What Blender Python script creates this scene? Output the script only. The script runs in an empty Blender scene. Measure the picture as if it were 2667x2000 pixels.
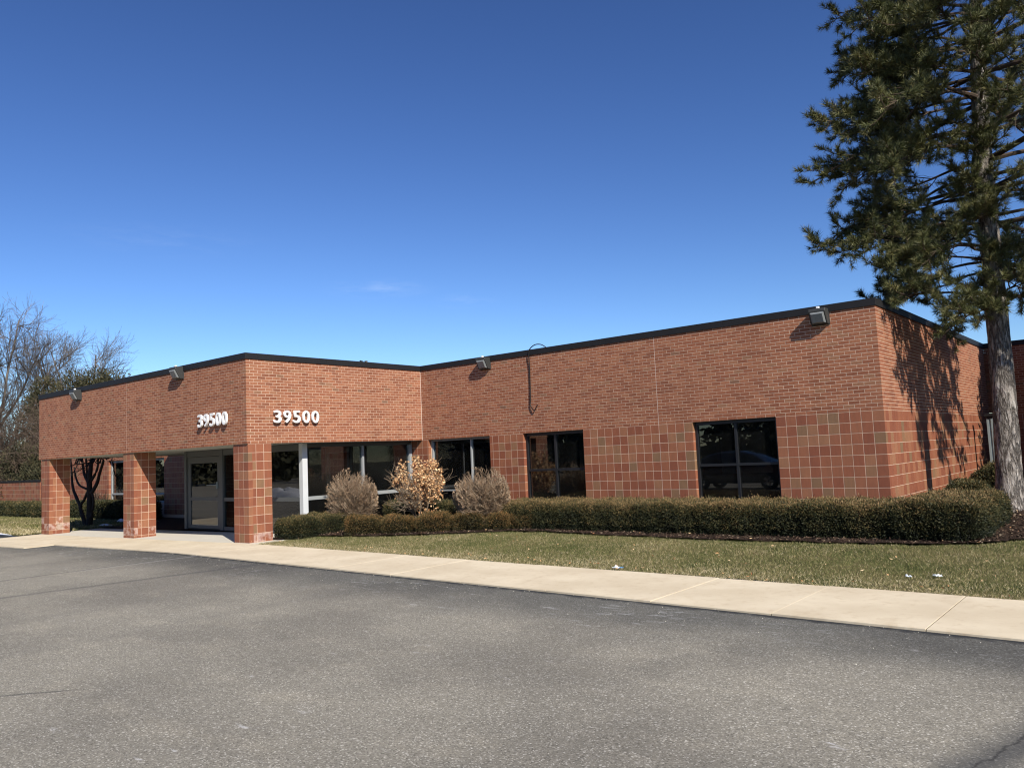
import bpy, math, random
import numpy as np
from mathutils import Vector, Matrix, Euler

S = bpy.context.scene
COL = S.collection
rng = np.random.default_rng(7)
random.seed(7)
T = .2032                 # tile module
CR = T / 3                # brick course
ZB = 11 * T               # bottom of brickwork
ZT = ZB + 29 * CR         # top of brickwork
XJ, YL, XE = -12.16, -5.51, -24.21   # portico: right face, front face, left end

# ------------------------------------------------------------------ camera
cam_d = bpy.data.cameras.new('camera'); cam = bpy.data.objects.new('camera', cam_d); COL.objects.link(cam)
yaw, pit, rol = -.6890, .0889, -.0448
fw = Vector((math.sin(yaw)*math.cos(pit), math.cos(yaw)*math.cos(pit), math.sin(pit)))
rt = Vector((math.cos(yaw), -math.sin(yaw), 0)); up = rt.cross(fw)
r2 = math.cos(rol)*rt + math.sin(rol)*up; u2 = -math.sin(rol)*rt + math.cos(rol)*up
cam.matrix_world = Matrix(((r2.x, u2.x, -fw.x, 4.0654), (r2.y, u2.y, -fw.y, -15.6406), (r2.z, u2.z, -fw.z, 1.7099), (0, 0, 0, 1)))
cam_d.sensor_fit = 'HORIZONTAL'; cam_d.sensor_width = 36; cam_d.lens = 2074.96/2667*36
cam_d.clip_start = .05; cam_d.clip_end = 4000
S.camera = cam
CAM = np.array([4.0654, -15.6406, 1.7099])

# ------------------------------------------------------------------ world, sun
SUN = Vector((2.15, -1.0, 1.87)).normalized()
w = bpy.data.worlds.new('World'); S.world = w; w.use_nodes = True
nt = w.node_tree; nt.nodes.clear()
sky = nt.nodes.new('ShaderNodeTexSky'); sky.sky_type = 'NISHITA'; sky.sun_disc = False
sky.sun_elevation = math.asin(SUN.z); sky.sun_rotation = math.atan2(SUN.x, SUN.y)
sky.altitude = 250; sky.air_density = 1.0; sky.dust_density = .1; sky.ozone_density = 5.0
bg = nt.nodes.new('ShaderNodeBackground'); bg.inputs[1].default_value = .0545
out = nt.nodes.new('ShaderNodeOutputWorld')
gm = nt.nodes.new('ShaderNodeGamma'); gm.inputs[1].default_value = 1.34
hs = nt.nodes.new('ShaderNodeHueSaturation'); hs.inputs['Saturation'].default_value = 1.03; hs.inputs['Hue'].default_value = .506
nt.links.new(sky.outputs[0], gm.inputs[0]); nt.links.new(gm.outputs[0], hs.inputs['Color']); tc = nt.nodes.new('ShaderNodeTexCoord'); prev = hs.outputs[0]
def wn(t, inp, **k):
    n = nt.nodes.new(t)
    for a_, v_ in k.items(): setattr(n, a_, v_)
    for i_, v_ in inp.items():
        if isinstance(v_, bpy.types.NodeSocket): nt.links.new(v_, n.inputs[i_])
        else: n.inputs[i_].default_value = v_
    return n.outputs
wv = wn('ShaderNodeVectorMath', {0: tc.outputs['Generated'], 1: (7, 7, 40)}, operation='MULTIPLY')[0]
wz = wn('ShaderNodeTexNoise', {'Vector': wv, 'Scale': 2.6, 'Detail': 8., 'Roughness': .65})[0]
wz = wn('ShaderNodeMapRange', {0: wz, 1: .42, 2: .75, 3: 0., 4: 1.})[0]
for d0, sc, st in (((-.735, .644, .2105), (12, 12, 62), .12), ((-.663, .723, .1935), (20, 20, 80), .10), ((-.86, .44, .26), (7, 7, 40), .04)):
    q = wn('ShaderNodeVectorMath', {0: tc.outputs['Generated'], 1: d0}, operation='SUBTRACT')[0]
    q = wn('ShaderNodeVectorMath', {0: q, 1: sc}, operation='MULTIPLY')[0]
    q = wn('ShaderNodeVectorMath', {0: q}, operation='LENGTH')[1]
    q = wn('ShaderNodeMapRange', {0: q, 1: 0., 2: 1., 3: st, 4: 0.}, interpolation_type='SMOOTHSTEP')[0]
    q = wn('ShaderNodeMath', {0: q, 1: wz}, operation='MULTIPLY')[0]
    mx = nt.nodes.new('ShaderNodeMix'); mx.data_type = 'RGBA'; nt.links.new(q, mx.inputs[0]); nt.links.new(prev, mx.inputs[6]); mx.inputs[7].default_value = (16, 17, 18, 1); prev = mx.outputs[2]
nt.links.new(prev, bg.inputs[0])
nt.links.new(bg.outputs[0], out.inputs[0])
sl = bpy.data.lights.new('sun', 'SUN'); sl.energy = 5.0; sl.angle = math.radians(.53); sl.color = (1, .93, .83)
so = bpy.data.objects.new('sun', sl); COL.objects.link(so); so.location = (30, -20, 30)
so.rotation_euler = (-SUN).to_track_quat('-Z', 'Y').to_euler()
S.view_settings.view_transform = 'Standard'; S.view_settings.look = 'None'
S.view_settings.exposure = 0.42; S.view_settings.gamma = 1.0
S.view_settings.use_curve_mapping = False
S.render.engine = 'CYCLES'; S.cycles.filter_width = 1.15
S.cycles.max_bounces = 8; S.cycles.transparent_max_bounces = 12

# ------------------------------------------------------------------ material helpers
def sock(nt, s, v):
    if v is None: return
    if hasattr(v, 'links') or isinstance(v, bpy.types.NodeSocket): nt.links.new(v, s)
    else: s.default_value = v
def nd(nt, t, inp=None, **k):
    n = nt.nodes.new(t)
    for a, b in k.items(): setattr(n, a, b)
    for i, v in (inp or {}).items(): sock(nt, n.inputs[i], v)
    return n
def c4(c): return (c[0], c[1], c[2], 1)
class M:
    def __init__(s, name, rough=.85, spec=.25, **k):
        s.m = bpy.data.materials.new(name); s.m.use_nodes = True; s.nt = s.m.node_tree
        s.b = s.nt.nodes['Principled BSDF']
        s.b.inputs['Roughness'].default_value = rough
        s.b.inputs['Specular IOR Level'].default_value = spec
        for a, b in k.items(): s.b.inputs[a].default_value = b
        s.geo = None
    def pos(s):
        if not s.geo: s.geo = nd(s.nt, 'ShaderNodeNewGeometry')
        return s.geo.outputs['Position']
    def scaled(s, v):
        return nd(s.nt, 'ShaderNodeVectorMath', {0: s.pos(), 1: v}, operation='MULTIPLY').outputs[0]
    def noise(s, scale, detail=3, vec=None, rough=.55):
        return nd(s.nt, 'ShaderNodeTexNoise', {'Vector': vec or s.pos(), 'Scale': scale, 'Detail': detail, 'Roughness': rough}).outputs[0]
    def voro(s, scale, vec=None, feature='F1', out='Color'):
        return nd(s.nt, 'ShaderNodeTexVoronoi', {'Vector': vec or s.pos(), 'Scale': scale}, feature=feature).outputs[out]
    def attr(s, n='rnd'): return nd(s.nt, 'ShaderNodeAttribute', attribute_name=n).outputs['Fac']
    def ramp(s, fac, stops, interp='LINEAR'):
        r = nd(s.nt, 'ShaderNodeValToRGB', {0: fac}); cr = r.color_ramp; cr.interpolation = interp
        while len(cr.elements) < len(stops): cr.elements.new(.5)
        for e, (p, c) in zip(cr.elements, stops):
            e.position = p; e.color = c4(c) if not isinstance(c, (int, float)) else (c, c, c, 1)
        return r.outputs[0]
    def mix(s, f, a, b, blend='MIX'):
        n = nd(s.nt, 'ShaderNodeMix', data_type='RGBA', blend_type=blend)
        sock(s.nt, n.inputs[0], f); sock(s.nt, n.inputs[6], c4(a) if isinstance(a, tuple) else a); sock(s.nt, n.inputs[7], c4(b) if isinstance(b, tuple) else b)
        return n.outputs[2]
    def math(s, op, a, b=None, c=None, clamp=False):
        n = nd(s.nt, 'ShaderNodeMath', operation=op, use_clamp=clamp)
        sock(s.nt, n.inputs[0], a); sock(s.nt, n.inputs[1], b); sock(s.nt, n.inputs[2], c)
        return n.outputs[0]
    def smooth(s, v, a, b, lo=0., hi=1.):
        return nd(s.nt, 'ShaderNodeMapRange', {0: v, 1: a, 2: b, 3: lo, 4: hi}, interpolation_type='SMOOTHSTEP').outputs[0]
    def xyz(s):
        n = nd(s.nt, 'ShaderNodeSeparateXYZ', {0: s.pos()}); return n.outputs
    def col(s, c): sock(s.nt, s.b.inputs['Base Color'], c4(c) if isinstance(c, tuple) else c); return s
    def bump(s, h, strength=.3, dist=.01):
        n = nd(s.nt, 'ShaderNodeBump', {'Strength': strength, 'Distance': dist, 'Height': h}); s.nt.links.new(n.outputs[0], s.b.inputs['Normal']); return s
def flat(name, c, rough=.8, spec=.25, **k): return M(name, rough, spec, **k).col(c).m

MT = {}
# brick
b = M('brick_clay', .88, .2)
c = b.ramp(b.attr(), [(0, (.23, .088, .049)), (.3, (.28, .108, .059)), (.6, (.31, .126, .069)), (.9, (.34, .146, .080)), (.98, (.29, .145, .082)), (1, (.19, .10, .062))])
c = b.mix(b.smooth(b.noise(26, 4), .3, .75), c, b.mix(1., c, (.80, .78, .76), 'MULTIPLY'))
c = b.mix(b.smooth(b.noise(.55, 4), .38, .72, 0, .45), c, b.mix(1., c, (1.25, 1.2, 1.15), 'MULTIPLY'))
c = b.mix(b.smooth(b.noise(1.6, 5, b.scaled((1.4, 1.4, .16))), .48, .74, 0, .5), c, b.mix(1., c, (.72, .70, .68), 'MULTIPLY'))
b.col(c); b.bump(b.noise(120, 3), .35, .004); MT['brick'] = b.m
# tile
b = M('glazed_clay_tile', .62, .35)
c = b.ramp(b.attr(), [(0, (.215, .070, .037)), (.3, (.255, .088, .045)), (.55, (.28, .108, .055)), (.78, (.29, .130, .067)), (.92, (.245, .125, .064)), (1, (.19, .112, .060))])
streak = b.noise(9, 4, b.scaled((2.2, 2.2, .35)))
c = b.mix(b.smooth(streak, .35, .7, 0, .55), c, b.mix(1., c, (.78, .86, .9), 'MULTIPLY'))
c = b.mix(b.smooth(b.noise(3.5, 4), .45, .75, 0, .4), c, b.mix(1., c, (1.25, 1.3, 1.3), 'MULTIPLY'))
wm = b.math('MULTIPLY', b.attr('salt'), b.smooth(b.noise(9, 4), .38, .6))
c = b.mix(wm, c, (.72, .62, .56))
b.col(c); b.bump(b.noise(70, 3), .2, .003); MT['tile'] = b.m
b = M('mortar', .95, .1); b.col(b.mix(b.noise(30, 3), (.53, .385, .28), (.64, .475, .355))); b.bump(b.noise(200, 2), .3, .003); MT['mortar'] = b.m
MT['sealant'] = flat('sealant', (.62, .50, .42), .8)
b = M('dark_bronze_metal', .6, .3); b.col(b.mix(b.noise(3, 3), (.010, .010, .011), (.017, .0165, .017))); MT['coping'] = b.m
b = M('roof_membrane', .9, .1); b.col(b.mix(b.noise(2, 3), (.06, .06, .065), (.1, .1, .1))); MT['roof'] = b.m
b = M('pale_aluminium', .45, .5); b.col(b.mix(b.noise(6, 3), (.52, .54, .54), (.60, .62, .62))); MT['alum'] = b.m
MT['blackframe'] = flat('black_frame', (.012, .013, .015), .4, .5)
MT['alummid'] = flat('mid_aluminium', (.27, .285, .285), .5, .4)
MT['alushade'] = flat('shaded_aluminium', (.085, .092, .092), .5, .4)  # entrance aluminium with the portico's shade put into its colour
b = M('stucco_soffit', .95, .1); b.col(b.mix(b.noise(4, 3), (.36, .37, .33), (.42, .43, .39))); MT['soffit'] = b.m
def glass(name, tint, ior=1.5, boost=1.6):
    m = bpy.data.materials.new(name); m.use_nodes = True; nt = m.node_tree; nt.nodes.clear()
    fr = nd(nt, 'ShaderNodeFresnel', {0: ior}); mu = nd(nt, 'ShaderNodeMath', {0: fr.outputs[0], 1: boost}, operation='MULTIPLY', use_clamp=True)
    t = nd(nt, 'ShaderNodeBsdfTransparent', {0: c4(tint)}); g = nd(nt, 'ShaderNodeBsdfGlossy', {0: (1, 1, 1, 1), 'Roughness': .0})
    x = nd(nt, 'ShaderNodeMixShader', {0: mu.outputs[0], 1: t.outputs[0], 2: g.outputs[0]})
    df = nd(nt, 'ShaderNodeBsdfDiffuse', {0: (.45, .47, .46, 1)}); tc = nd(nt, 'ShaderNodeNewGeometry'); nz = nd(nt, 'ShaderNodeTexNoise', {'Vector': tc.outputs['Position'], 'Scale': 1.3, 'Detail': 4.}); mr = nd(nt, 'ShaderNodeMapRange', {0: nz.outputs[0], 1: .3, 2: .7, 3: .003, 4: .013})
    x = nd(nt, 'ShaderNodeMixShader', {0: mr.outputs[0], 1: x.outputs[0], 2: df.outputs[0]})
    o = nd(nt, 'ShaderNodeOutputMaterial', {0: x.outputs[0]}); return m
MT['glass'] = glass('clear_glass', (.60, .64, .63)); MT['tint'] = glass('tinted_glass', (.52, .55, .54))
# concrete
b = M('concrete', .92, .15)
c = b.mix(b.smooth(b.noise(1.1, 5), .3, .72), (.56, .475, .335), (.66, .575, .42))
c = b.mix(b.smooth(b.noise(9, 5), .5, .8, 0, .5), c, (.44, .34, .215))
c = b.mix(b.smooth(b.noise(2.3, 6, b.scaled((1, .6, 1)), .65), .56, .72, 0, .4), c, (.42, .32, .20))
c = b.mix(b.smooth(b.noise(140, 2), .55, .75, 0, .35), c, (.66, .60, .5))
b.col(c); b.bump(b.noise(160, 3), .25, .003); MT['concrete'] = b.m
b = M('trowelled_concrete', .9, .15); b.col(b.mix(b.noise(3, 5), (.50, .47, .40), (.58, .55, .47))); MT['slab'] = b.m
# asphalt
b = M('old_asphalt', .93, .18)
x, y, z = b.xyz()
sep = nd(b.nt, 'ShaderNodeSeparateColor', {0: b.voro(105)})
grain = b.ramp(sep.outputs[0], [(0, (.075, .069, .056)), (.2, (.205, .190, .150)), (.6, (.285, .264, .208)), (.86, (.37, .343, .275)), (.95, (.60, .57, .49)), (1, (.75, .72, .63))])
fine = b.noise(60, 3)
c = b.mix(b.smooth(fine, .3, .72, .22, .72), grain, (.215, .20, .166))
c = b.mix(b.smooth(b.noise(.32, 5), .40, .66, 0, .75), c, b.mix(1., c, (.66, .66, .68), 'MULTIPLY'))
c = b.mix(b.smooth(b.noise(1.7, 5, b.scaled((.6, 1.3, 1))), .48, .78, 0, .45), c, b.mix(1., c, (1.45, 1.42, 1.36), 'MULTIPLY'))
yf = b.math('MULTIPLY_ADD', x, -.038, -7.636)
dist = b.math('SUBTRACT', yf, y)
wob = b.math('MULTIPLY_ADD', b.noise(.9, 4), 1.5, -.75)
band = b.smooth(b.math('ADD', dist, wob), .2, 2.1, 1., 0.)
c = b.mix(b.math('MULTIPLY', band, .85), c, b.mix(1., c, (.40, .43, .48), 'MULTIPLY'))
edge = b.smooth(b.math('ADD', dist, b.math('MULTIPLY_ADD', b.noise(5, 5), .30, -.15)), .03, .15, 1., 0.)
c = b.mix(b.math('MULTIPLY', edge, .85), c, (.022, .024, .027))
def line(c, ax, bx_, y0, y1, wd, colr, stren, nsc=2.2, amp=.14):
    # a wandering line X = ax*Y + bx between y0 and y1
    lx = b.math('MULTIPLY_ADD', y, ax, bx_)
    d = b.math('ABSOLUTE', b.math('ADD', b.math('SUBTRACT', x, lx), b.math('MULTIPLY_ADD', b.noise(nsc, 4), amp, -amp/2)))
    m = b.smooth(d, 0., wd, 1., 0.)
    m = b.math('MULTIPLY', m, b.math('MULTIPLY', b.smooth(y, y0, y0+.3), b.smooth(y, y1-.3, y1, 1., 0.)))
    return b.mix(b.math('MULTIPLY', m, stren), c, colr)
c = line(c, 0., -11.41, -16, -7.0, .05, (.04, .04, .042), .8)
c = line(c, .02, -11.13, -9.6, -7.0, .06, (.36, .35, .33), .55, 3)
c = line(c, .15, -7.55, -13, -7.0, .16, (.06, .06, .062), .5)
c = line(c, .87, 8.2, -13.6, -12.7, .05, (.05, .05, .05), .7, 2, .05)
c = line(c, .25, 5.83, -12.5, -9.4, .30, (.05, .053, .057), .75, 3, .22)
c = line(c, .25, 5.80, -12.5, -9.6, .018, (.02, .02, .02), .6, 6, .16)
oil = b.math('MULTIPLY', b.smooth(b.noise(.55, 5, b.scaled((1, .7, 1))), .60, .75), .55)
c = b.mix(oil, c, b.mix(1., c, (.55, .56, .58), 'MULTIPLY'))
c = line(c, .05, -6.2, -40, -8.2, .35, (.12, .115, .105), .18, .5, .5)
c = line(c, .04, -4.4, -40, -8.5, .35, (.12, .115, .105), .15, .5, .5)
salt = b.math('MULTIPLY', b.smooth(b.noise(5, 6, b.scaled((.55, 1.6, 1)), .7), .625, .72), b.smooth(b.noise(.8, 2), .4, .6))
c = b.mix(b.math('MULTIPLY', salt, .75), c, (.52, .51, .49))
salt2 = b.math('MULTIPLY', b.math('MULTIPLY', b.smooth(b.noise(6, 6, b.scaled((.45, 2.2, 1)), .7), .55, .68), b.smooth(b.noise(.7, 2), .42, .6)), b.smooth(dist, .12, .35))
c = b.mix(b.math('MULTIPLY', b.math('MULTIPLY', salt2, band), .6), c, (.50, .51, .50))
b.col(c); b.bump(b.math('ADD', sep.outputs[0], fine), .55, .006); MT['asphalt'] = b.m
# soil / lawn / mulch
b = M('lawn_soil', .98, .05)
c = b.mix(b.smooth(b.noise(.9, 5), .35, .65), (.075, .085, .032), (.17, .145, .07)); c = b.mix(b.noise(45, 3), c, b.mix(1., c, (.5, .5, .45), 'MULTIPLY'))
b.col(c); b.bump(b.noise(60, 3), .7, .02); MT['lawn'] = b.m
b = M('far_grass', .98, .05); b.col(b.mix(b.noise(.4, 5), (.08, .085, .035), (.17, .14, .07))); MT['ground'] = b.m
b = M('bark_mulch', .98, .08)
c = b.mix(b.noise(38, 4), (.014, .010, .008), (.062, .041, .03)); c = b.mix(b.smooth(b.noise(11, 4), .55, .8, 0, .8), c, (.11, .075, .052))
b.col(c); b.bump(b.noise(45, 4), .9, .03); MT['mulch'] = b.m
b = M('mulch_chip', .95, .1); b.col(b.ramp(b.attr(), [(0, (.018, .012, .009)), (.5, (.06, .038, .027)), (.85, (.13, .085, .058)), (1, (.30, .24, .17))])); MT['chip'] = b.m
b = M('grass_blade', .75, .2)
b.col(b.ramp(b.attr(), [(0, (.045, .065, .018)), (.35, (.095, .115, .034)), (.6, (.17, .16, .06)), (.85, (.36, .29, .15)), (1, (.55, .47, .30))])); MT['blade'] = b.m
# plants
def leafmat(name, stops, rough=.6, spec=.25, tr=.0):
    b = M(name, rough, spec); b.col(b.ramp(b.attr(), stops)); return b.m
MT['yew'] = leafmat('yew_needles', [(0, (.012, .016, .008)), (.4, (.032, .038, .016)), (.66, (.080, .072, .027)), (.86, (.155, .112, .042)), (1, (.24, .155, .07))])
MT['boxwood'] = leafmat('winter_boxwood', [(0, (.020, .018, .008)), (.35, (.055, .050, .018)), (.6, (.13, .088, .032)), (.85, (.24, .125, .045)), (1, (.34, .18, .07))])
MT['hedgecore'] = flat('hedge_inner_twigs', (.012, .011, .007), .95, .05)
MT['needle'] = leafmat('pine_needles', [(0, (.030, .040, .016)), (.5, (.088, .097, .034)), (.8, (.165, .158, .060)), (1, (.27, .235, .10))], .5, .3)
MT['cedar'] = leafmat('evergreen_foliage', [(0, (.022, .024, .012)), (.5, (.050, .050, .024)), (.85, (.095, .080, .038)), (1, (.15, .115, .06))], .7)
MT['twig'] = leafmat('grey_twigs', [(0, (.10, .075, .052)), (.5, (.225, .172, .118)), (.8, (.27, .175, .105)), (1, (.38, .30, .21))], .85, .15)
MT['bgtwig'] = leafmat('far_bare_twigs', [(0, (.055, .046, .038)), (.5, (.12, .10, .083)), (1, (.22, .19, .16))], .9, .1)
MT['brush'] = leafmat('brown_brush_twigs', [(0, (.035, .026, .02)), (.5, (.085, .062, .046)), (1, (.16, .12, .09))], .9, .1)
MT['deadleaf'] = leafmat('dry_tan_leaves', [(0, (.26, .115, .05)), (.3, (.46, .24, .11)), (.65, (.64, .40, .20)), (1, (.80, .60, .36))], .7, .2)
b = M('dark_bark', .85, .2); b.col(b.mix(b.noise(14, 4, b.scaled((1, 1, .3))), (.018, .014, .012), (.05, .04, .034))); MT['darkbark'] = b.m  # very dark brown bark, mottled along the stem
b = M('pine_bark', .93, .1)
pv = b.scaled((1, 1, .33))
fur = b.math('ABSOLUTE', b.math('SUBTRACT', b.noise(10, 6, b.scaled((1, 1, .22)), .6), .5))
fm = b.smooth(fur, .0, .045, 1., 0.)
c = b.mix(b.noise(9, 5, pv), (.15, .125, .105), (.40, .36, .315))
c = b.mix(b.smooth(b.noise(26, 6, pv, .7), .48, .7, 0, .75), c, (.58, .55, .50))
c = b.mix(b.smooth(b.noise(40, 4, pv), .55, .75, 0, .6), c, (.11, .085, .07))
c = b.mix(b.math('MULTIPLY', fm, .85), c, (.035, .027, .022))
b.col(c); b.bump(b.math('ADD', b.smooth(fur, 0, .09), b.math('MULTIPLY', b.noise(26, 6, pv), .9)), 1., .05); MT['pinebark'] = b.m
# small things
MT['white'] = flat('white_enamel', (.82, .82, .80), .45, .4)
MT['housing'] = flat('lamp_housing', (.035, .036, .034), .55, .4)
b = M('prismatic_lens', .22, .6); b.col(b.mix(b.noise(14, 3), (.17, .185, .18), (.26, .275, .27))); b.bump(nd(b.nt, 'ShaderNodeTexWave', {'Vector': b.pos(), 'Scale': 22.}).outputs[0], .5, .004); MT['lens'] = b.m
MT['black'] = flat('black_rubber', (.012, .011, .011), .6, .3)
b = M('old_snow', .7, .3); b.col(b.mix(b.noise(8, 4), (.55, .57, .6), (.82, .84, .87))); MT['snow'] = b.m
MT['blue'] = flat('blue_print', (.10, .32, .62), .4, .4); MT['paper'] = flat('white_film', (.75, .80, .84), .4, .4)
MT['grey_metal'] = flat('galvanised_metal', (.22, .26, .26), .5, .5)
MT['wallin'] = flat('interior_wall', (.20, .185, .16), .9); MT['ceil'] = flat('interior_ceiling', (.30, .30, .28), .9)
MT['carpet'] = flat('interior_carpet', (.05, .05, .052), .95); MT['panel'] = flat('pale_panel', (.60, .62, .58), .8)
MT['brown'] = flat('brown_partition', (.24, .20, .155), .7)
MT['carpaint'] = M('dark_blue_paint', .25, .5, **{'Metallic': .3, 'Coat Weight': 1.0, 'Coat Roughness': .03}).col((.010, .014, .028)).m
MT['tyre'] = flat('tyre_rubber', (.012, .012, .012), .9, .1); MT['rim'] = flat('alloy', (.35, .36, .37), .35, .5, Metallic=.9)
MT['carglass'] = flat('car_glass', (.008, .01, .012), .05, .6); MT['lampred'] = flat('tail_lamp', (.25, .01, .01), .2, .5)

# ------------------------------------------------------------------ mesh helpers
def set_label(o, label, cat, group=None):
    o['label'] = label; o['category'] = cat
    if group: o['group'] = group
    return o
def thing(name, label, cat, loc=(0, 0, 0), rz=0., group=None):
    o = bpy.data.objects.new(name, None); COL.objects.link(o); o.location = loc; o.rotation_euler = (0, 0, rz); o.empty_display_size = .2
    return set_label(o, label, cat, group)
def link(name, me, mat=None, parent=None, loc=None):
    o = bpy.data.objects.new(name, me); COL.objects.link(o)
    if mat is not None and not me.materials: me.materials.append(mat)
    if parent is not None: o.parent = parent
    if loc is not None: o.location = loc
    return o
def raw_mesh(name, V, F, attrs=None, smooth=False):
    """V (n,3), F (m,k) with one k; attrs: dict of per-vertex floats"""
    V = np.ascontiguousarray(V, dtype=np.float32); F = np.ascontiguousarray(F, dtype=np.int32)
    me = bpy.data.meshes.new(name); n, (m, k) = len(V), F.shape
    me.vertices.add(n); me.vertices.foreach_set('co', V.ravel())
    me.loops.add(m*k); me.loops.foreach_set('vertex_index', F.ravel())
    me.polygons.add(m); me.polygons.foreach_set('loop_start', np.arange(0, m*k, k, dtype=np.int32))
    me.polygons.foreach_set('use_smooth', np.full(m, bool(smooth)))
    for a, v in (attrs or {}).items():
        at = me.attributes.new(a, 'FLOAT', 'POINT'); at.data.foreach_set('value', np.ascontiguousarray(v, dtype=np.float32))
    me.update(calc_edges=True)
    return me
BOXF = np.array([[0, 3, 2, 1], [4, 5, 6, 7], [0, 1, 5, 4], [1, 2, 6, 5], [2, 3, 7, 6], [3, 0, 4, 7]])
def box_verts(x0, x1, y0, y1, z0, z1):
    return np.array([[x0, y0, z0], [x1, y0, z0], [x1, y1, z0], [x0, y1, z0], [x0, y0, z1], [x1, y0, z1], [x1, y1, z1], [x0, y1, z1]], dtype=float)
def boxes_mesh(name, bl, attrs=None):
    V = np.concatenate([box_verts(*q) for q in bl]); F = np.concatenate([BOXF+8*i for i in range(len(bl))])
    return raw_mesh(name, V, F, {a: np.repeat(v, 8) for a, v in (attrs or {}).items()})
def boxes(name, bl, mat, parent=None, bevel=0):
    o = link(name, boxes_mesh(name, bl), mat, parent)
    if bevel:
        md = o.modifiers.new('bevel', 'BEVEL'); md.width = bevel; md.segments = 2; md.limit_method = 'ANGLE'
    return o
def grid(name, xs, ys, zf, mat, parent=None, mask=None):
    X, Y = np.meshgrid(xs, ys); Z = zf(X, Y); V = np.stack([X, Y, Z], -1).reshape(-1, 3); nx = len(xs); ny = len(ys)
    i = np.arange(nx*ny).reshape(ny, nx); F = np.stack([i[:-1, :-1], i[:-1, 1:], i[1:, 1:], i[1:, :-1]], -1).reshape(-1, 4)
    if mask is not None:
        cx = V[F].mean(1); F = F[mask(cx[:, 0], cx[:, 1])]
    return link(name, raw_mesh(name, V, F, smooth=True), mat, parent)
def norm(a): return a/np.maximum(np.linalg.norm(a, axis=-1, keepdims=True), 1e-9)
def perp(d):
    h = np.where(np.abs(d[..., 2:3]) < .9, np.array([0., 0, 1]), np.array([1., 0, 0])); a = norm(np.cross(d, h)); return a, np.cross(d, a)
def prisms(P0, P1, R0, R1, sides=3, rnd=None):
    """separate tapered prisms (no caps) -> V,F,attr"""
    n = len(P0); d = norm(P1-P0); a, b_ = perp(d); th = np.arange(sides)*2*np.pi/sides
    ring = np.cos(th)[None, :, None]*a[:, None]+np.sin(th)[None, :, None]*b_[:, None]
    V = np.concatenate([P0[:, None]+ring*np.reshape(R0, (-1, 1, 1)), P1[:, None]+ring*np.reshape(R1, (-1, 1, 1))], 1).reshape(-1, 3)
    k = np.arange(sides); f = np.stack([k, (k+1) % sides, (k+1) % sides+sides, k+sides], -1)
    F = (np.arange(n)[:, None, None]*2*sides+f[None]).reshape(-1, 4)
    r = rng.random(n) if rnd is None else rnd
    return V, F, np.repeat(r, 2*sides)
class Acc:
    def __init__(s): s.V = []; s.F = []; s.R = []; s.n = 0
    def add(s, V, F, R): s.V.append(V); s.F.append(F+s.n); s.R.append(R); s.n += len(V)
    def mesh(s, name, smooth=False): return raw_mesh(name, np.concatenate(s.V), np.concatenate(s.F), {'rnd': np.concatenate(s.R)}, smooth)
def grow(S0, D0, L, R0, R1, m, wig, upv, acc=None, sides=4, tint=None):
    """N wandering branches of m segments. returns pts (m+1,N,3), dirs (m,N,3), radii (m+1,N)"""
    N = len(S0); pts = [S0]; dirs = []; d = norm(D0); L = np.broadcast_to(L, (N,)); R0 = np.broadcast_to(R0, (N,)); R1 = np.broadcast_to(R1, (N,))
    upv = np.broadcast_to(np.asarray(upv, float), (N,)) if np.ndim(upv) < 2 else upv
    for i in range(m):
        d = norm(d+wig*rng.normal(size=(N, 3))+upv[:, None]*np.array([0, 0, 1.])); dirs.append(d); pts.append(pts[-1]+d*(L/m)[:, None])
    pts = np.array(pts); dirs = np.array(dirs); rad = np.array([R0+(R1-R0)*i/m for i in range(m+1)])
    if acc is not None:
        tr = rng.random(N) if tint is None else tint
        for i in range(m): acc.add(*prisms(pts[i], pts[i+1]+dirs[i]*rad[i+1][:, None]*.4, rad[i], rad[i+1], sides, tr))
    return pts, dirs, rad
def spawn(pts, dirs, rad, k, f0, f1, ang, jit=.25):
    """k children on each branch"""
    m, N = dirs.shape[:2]; t = (f0+(f1-f0)*(np.arange(k)[None]+rng.random((N, k)))/k)*m; i = np.minimum(t.astype(int), m-1); fr = t-i
    j = np.arange(N)[:, None]
    P = pts[i, j]*(1-fr)[..., None]+pts[i+1, j]*fr[..., None]; d = dirs[i, j]; a, b_ = perp(d); ph = rng.random((N, k))*2*np.pi
    an = ang+jit*rng.normal(size=(N, k)); o = a*np.cos(ph)[..., None]+b_*np.sin(ph)[..., None]
    D = d*np.cos(an)[..., None]+o*np.sin(an)[..., None]; r = rad[i, j]*(1-fr)+rad[i+1, j]*fr
    return P.reshape(-1, 3), D.reshape(-1, 3), r.reshape(-1), (t/m).reshape(-1), np.repeat(np.arange(N), k)
def leaf_quads(P, D, L, W, rnd, curl=.0):
    """one pointed quad per leaf"""
    n = len(P); d = norm(D); a, b_ = perp(d); ph = rng.random(n)*2*np.pi; s = a*np.cos(ph)[:, None]+b_*np.sin(ph)[:, None]; nn = np.cross(d, s)
    L = np.broadcast_to(L, (n,))[:, None]; W = np.broadcast_to(W, (n,))[:, None]
    V = np.stack([P, P+d*L*.5+s*W*.5+nn*L*curl, P+d*L, P+d*L*.5-s*W*.5+nn*L*curl], 1).reshape(-1, 3)
    F = np.arange(n*4).reshape(-1, 4); return V, F, np.repeat(rnd, 4)
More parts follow.
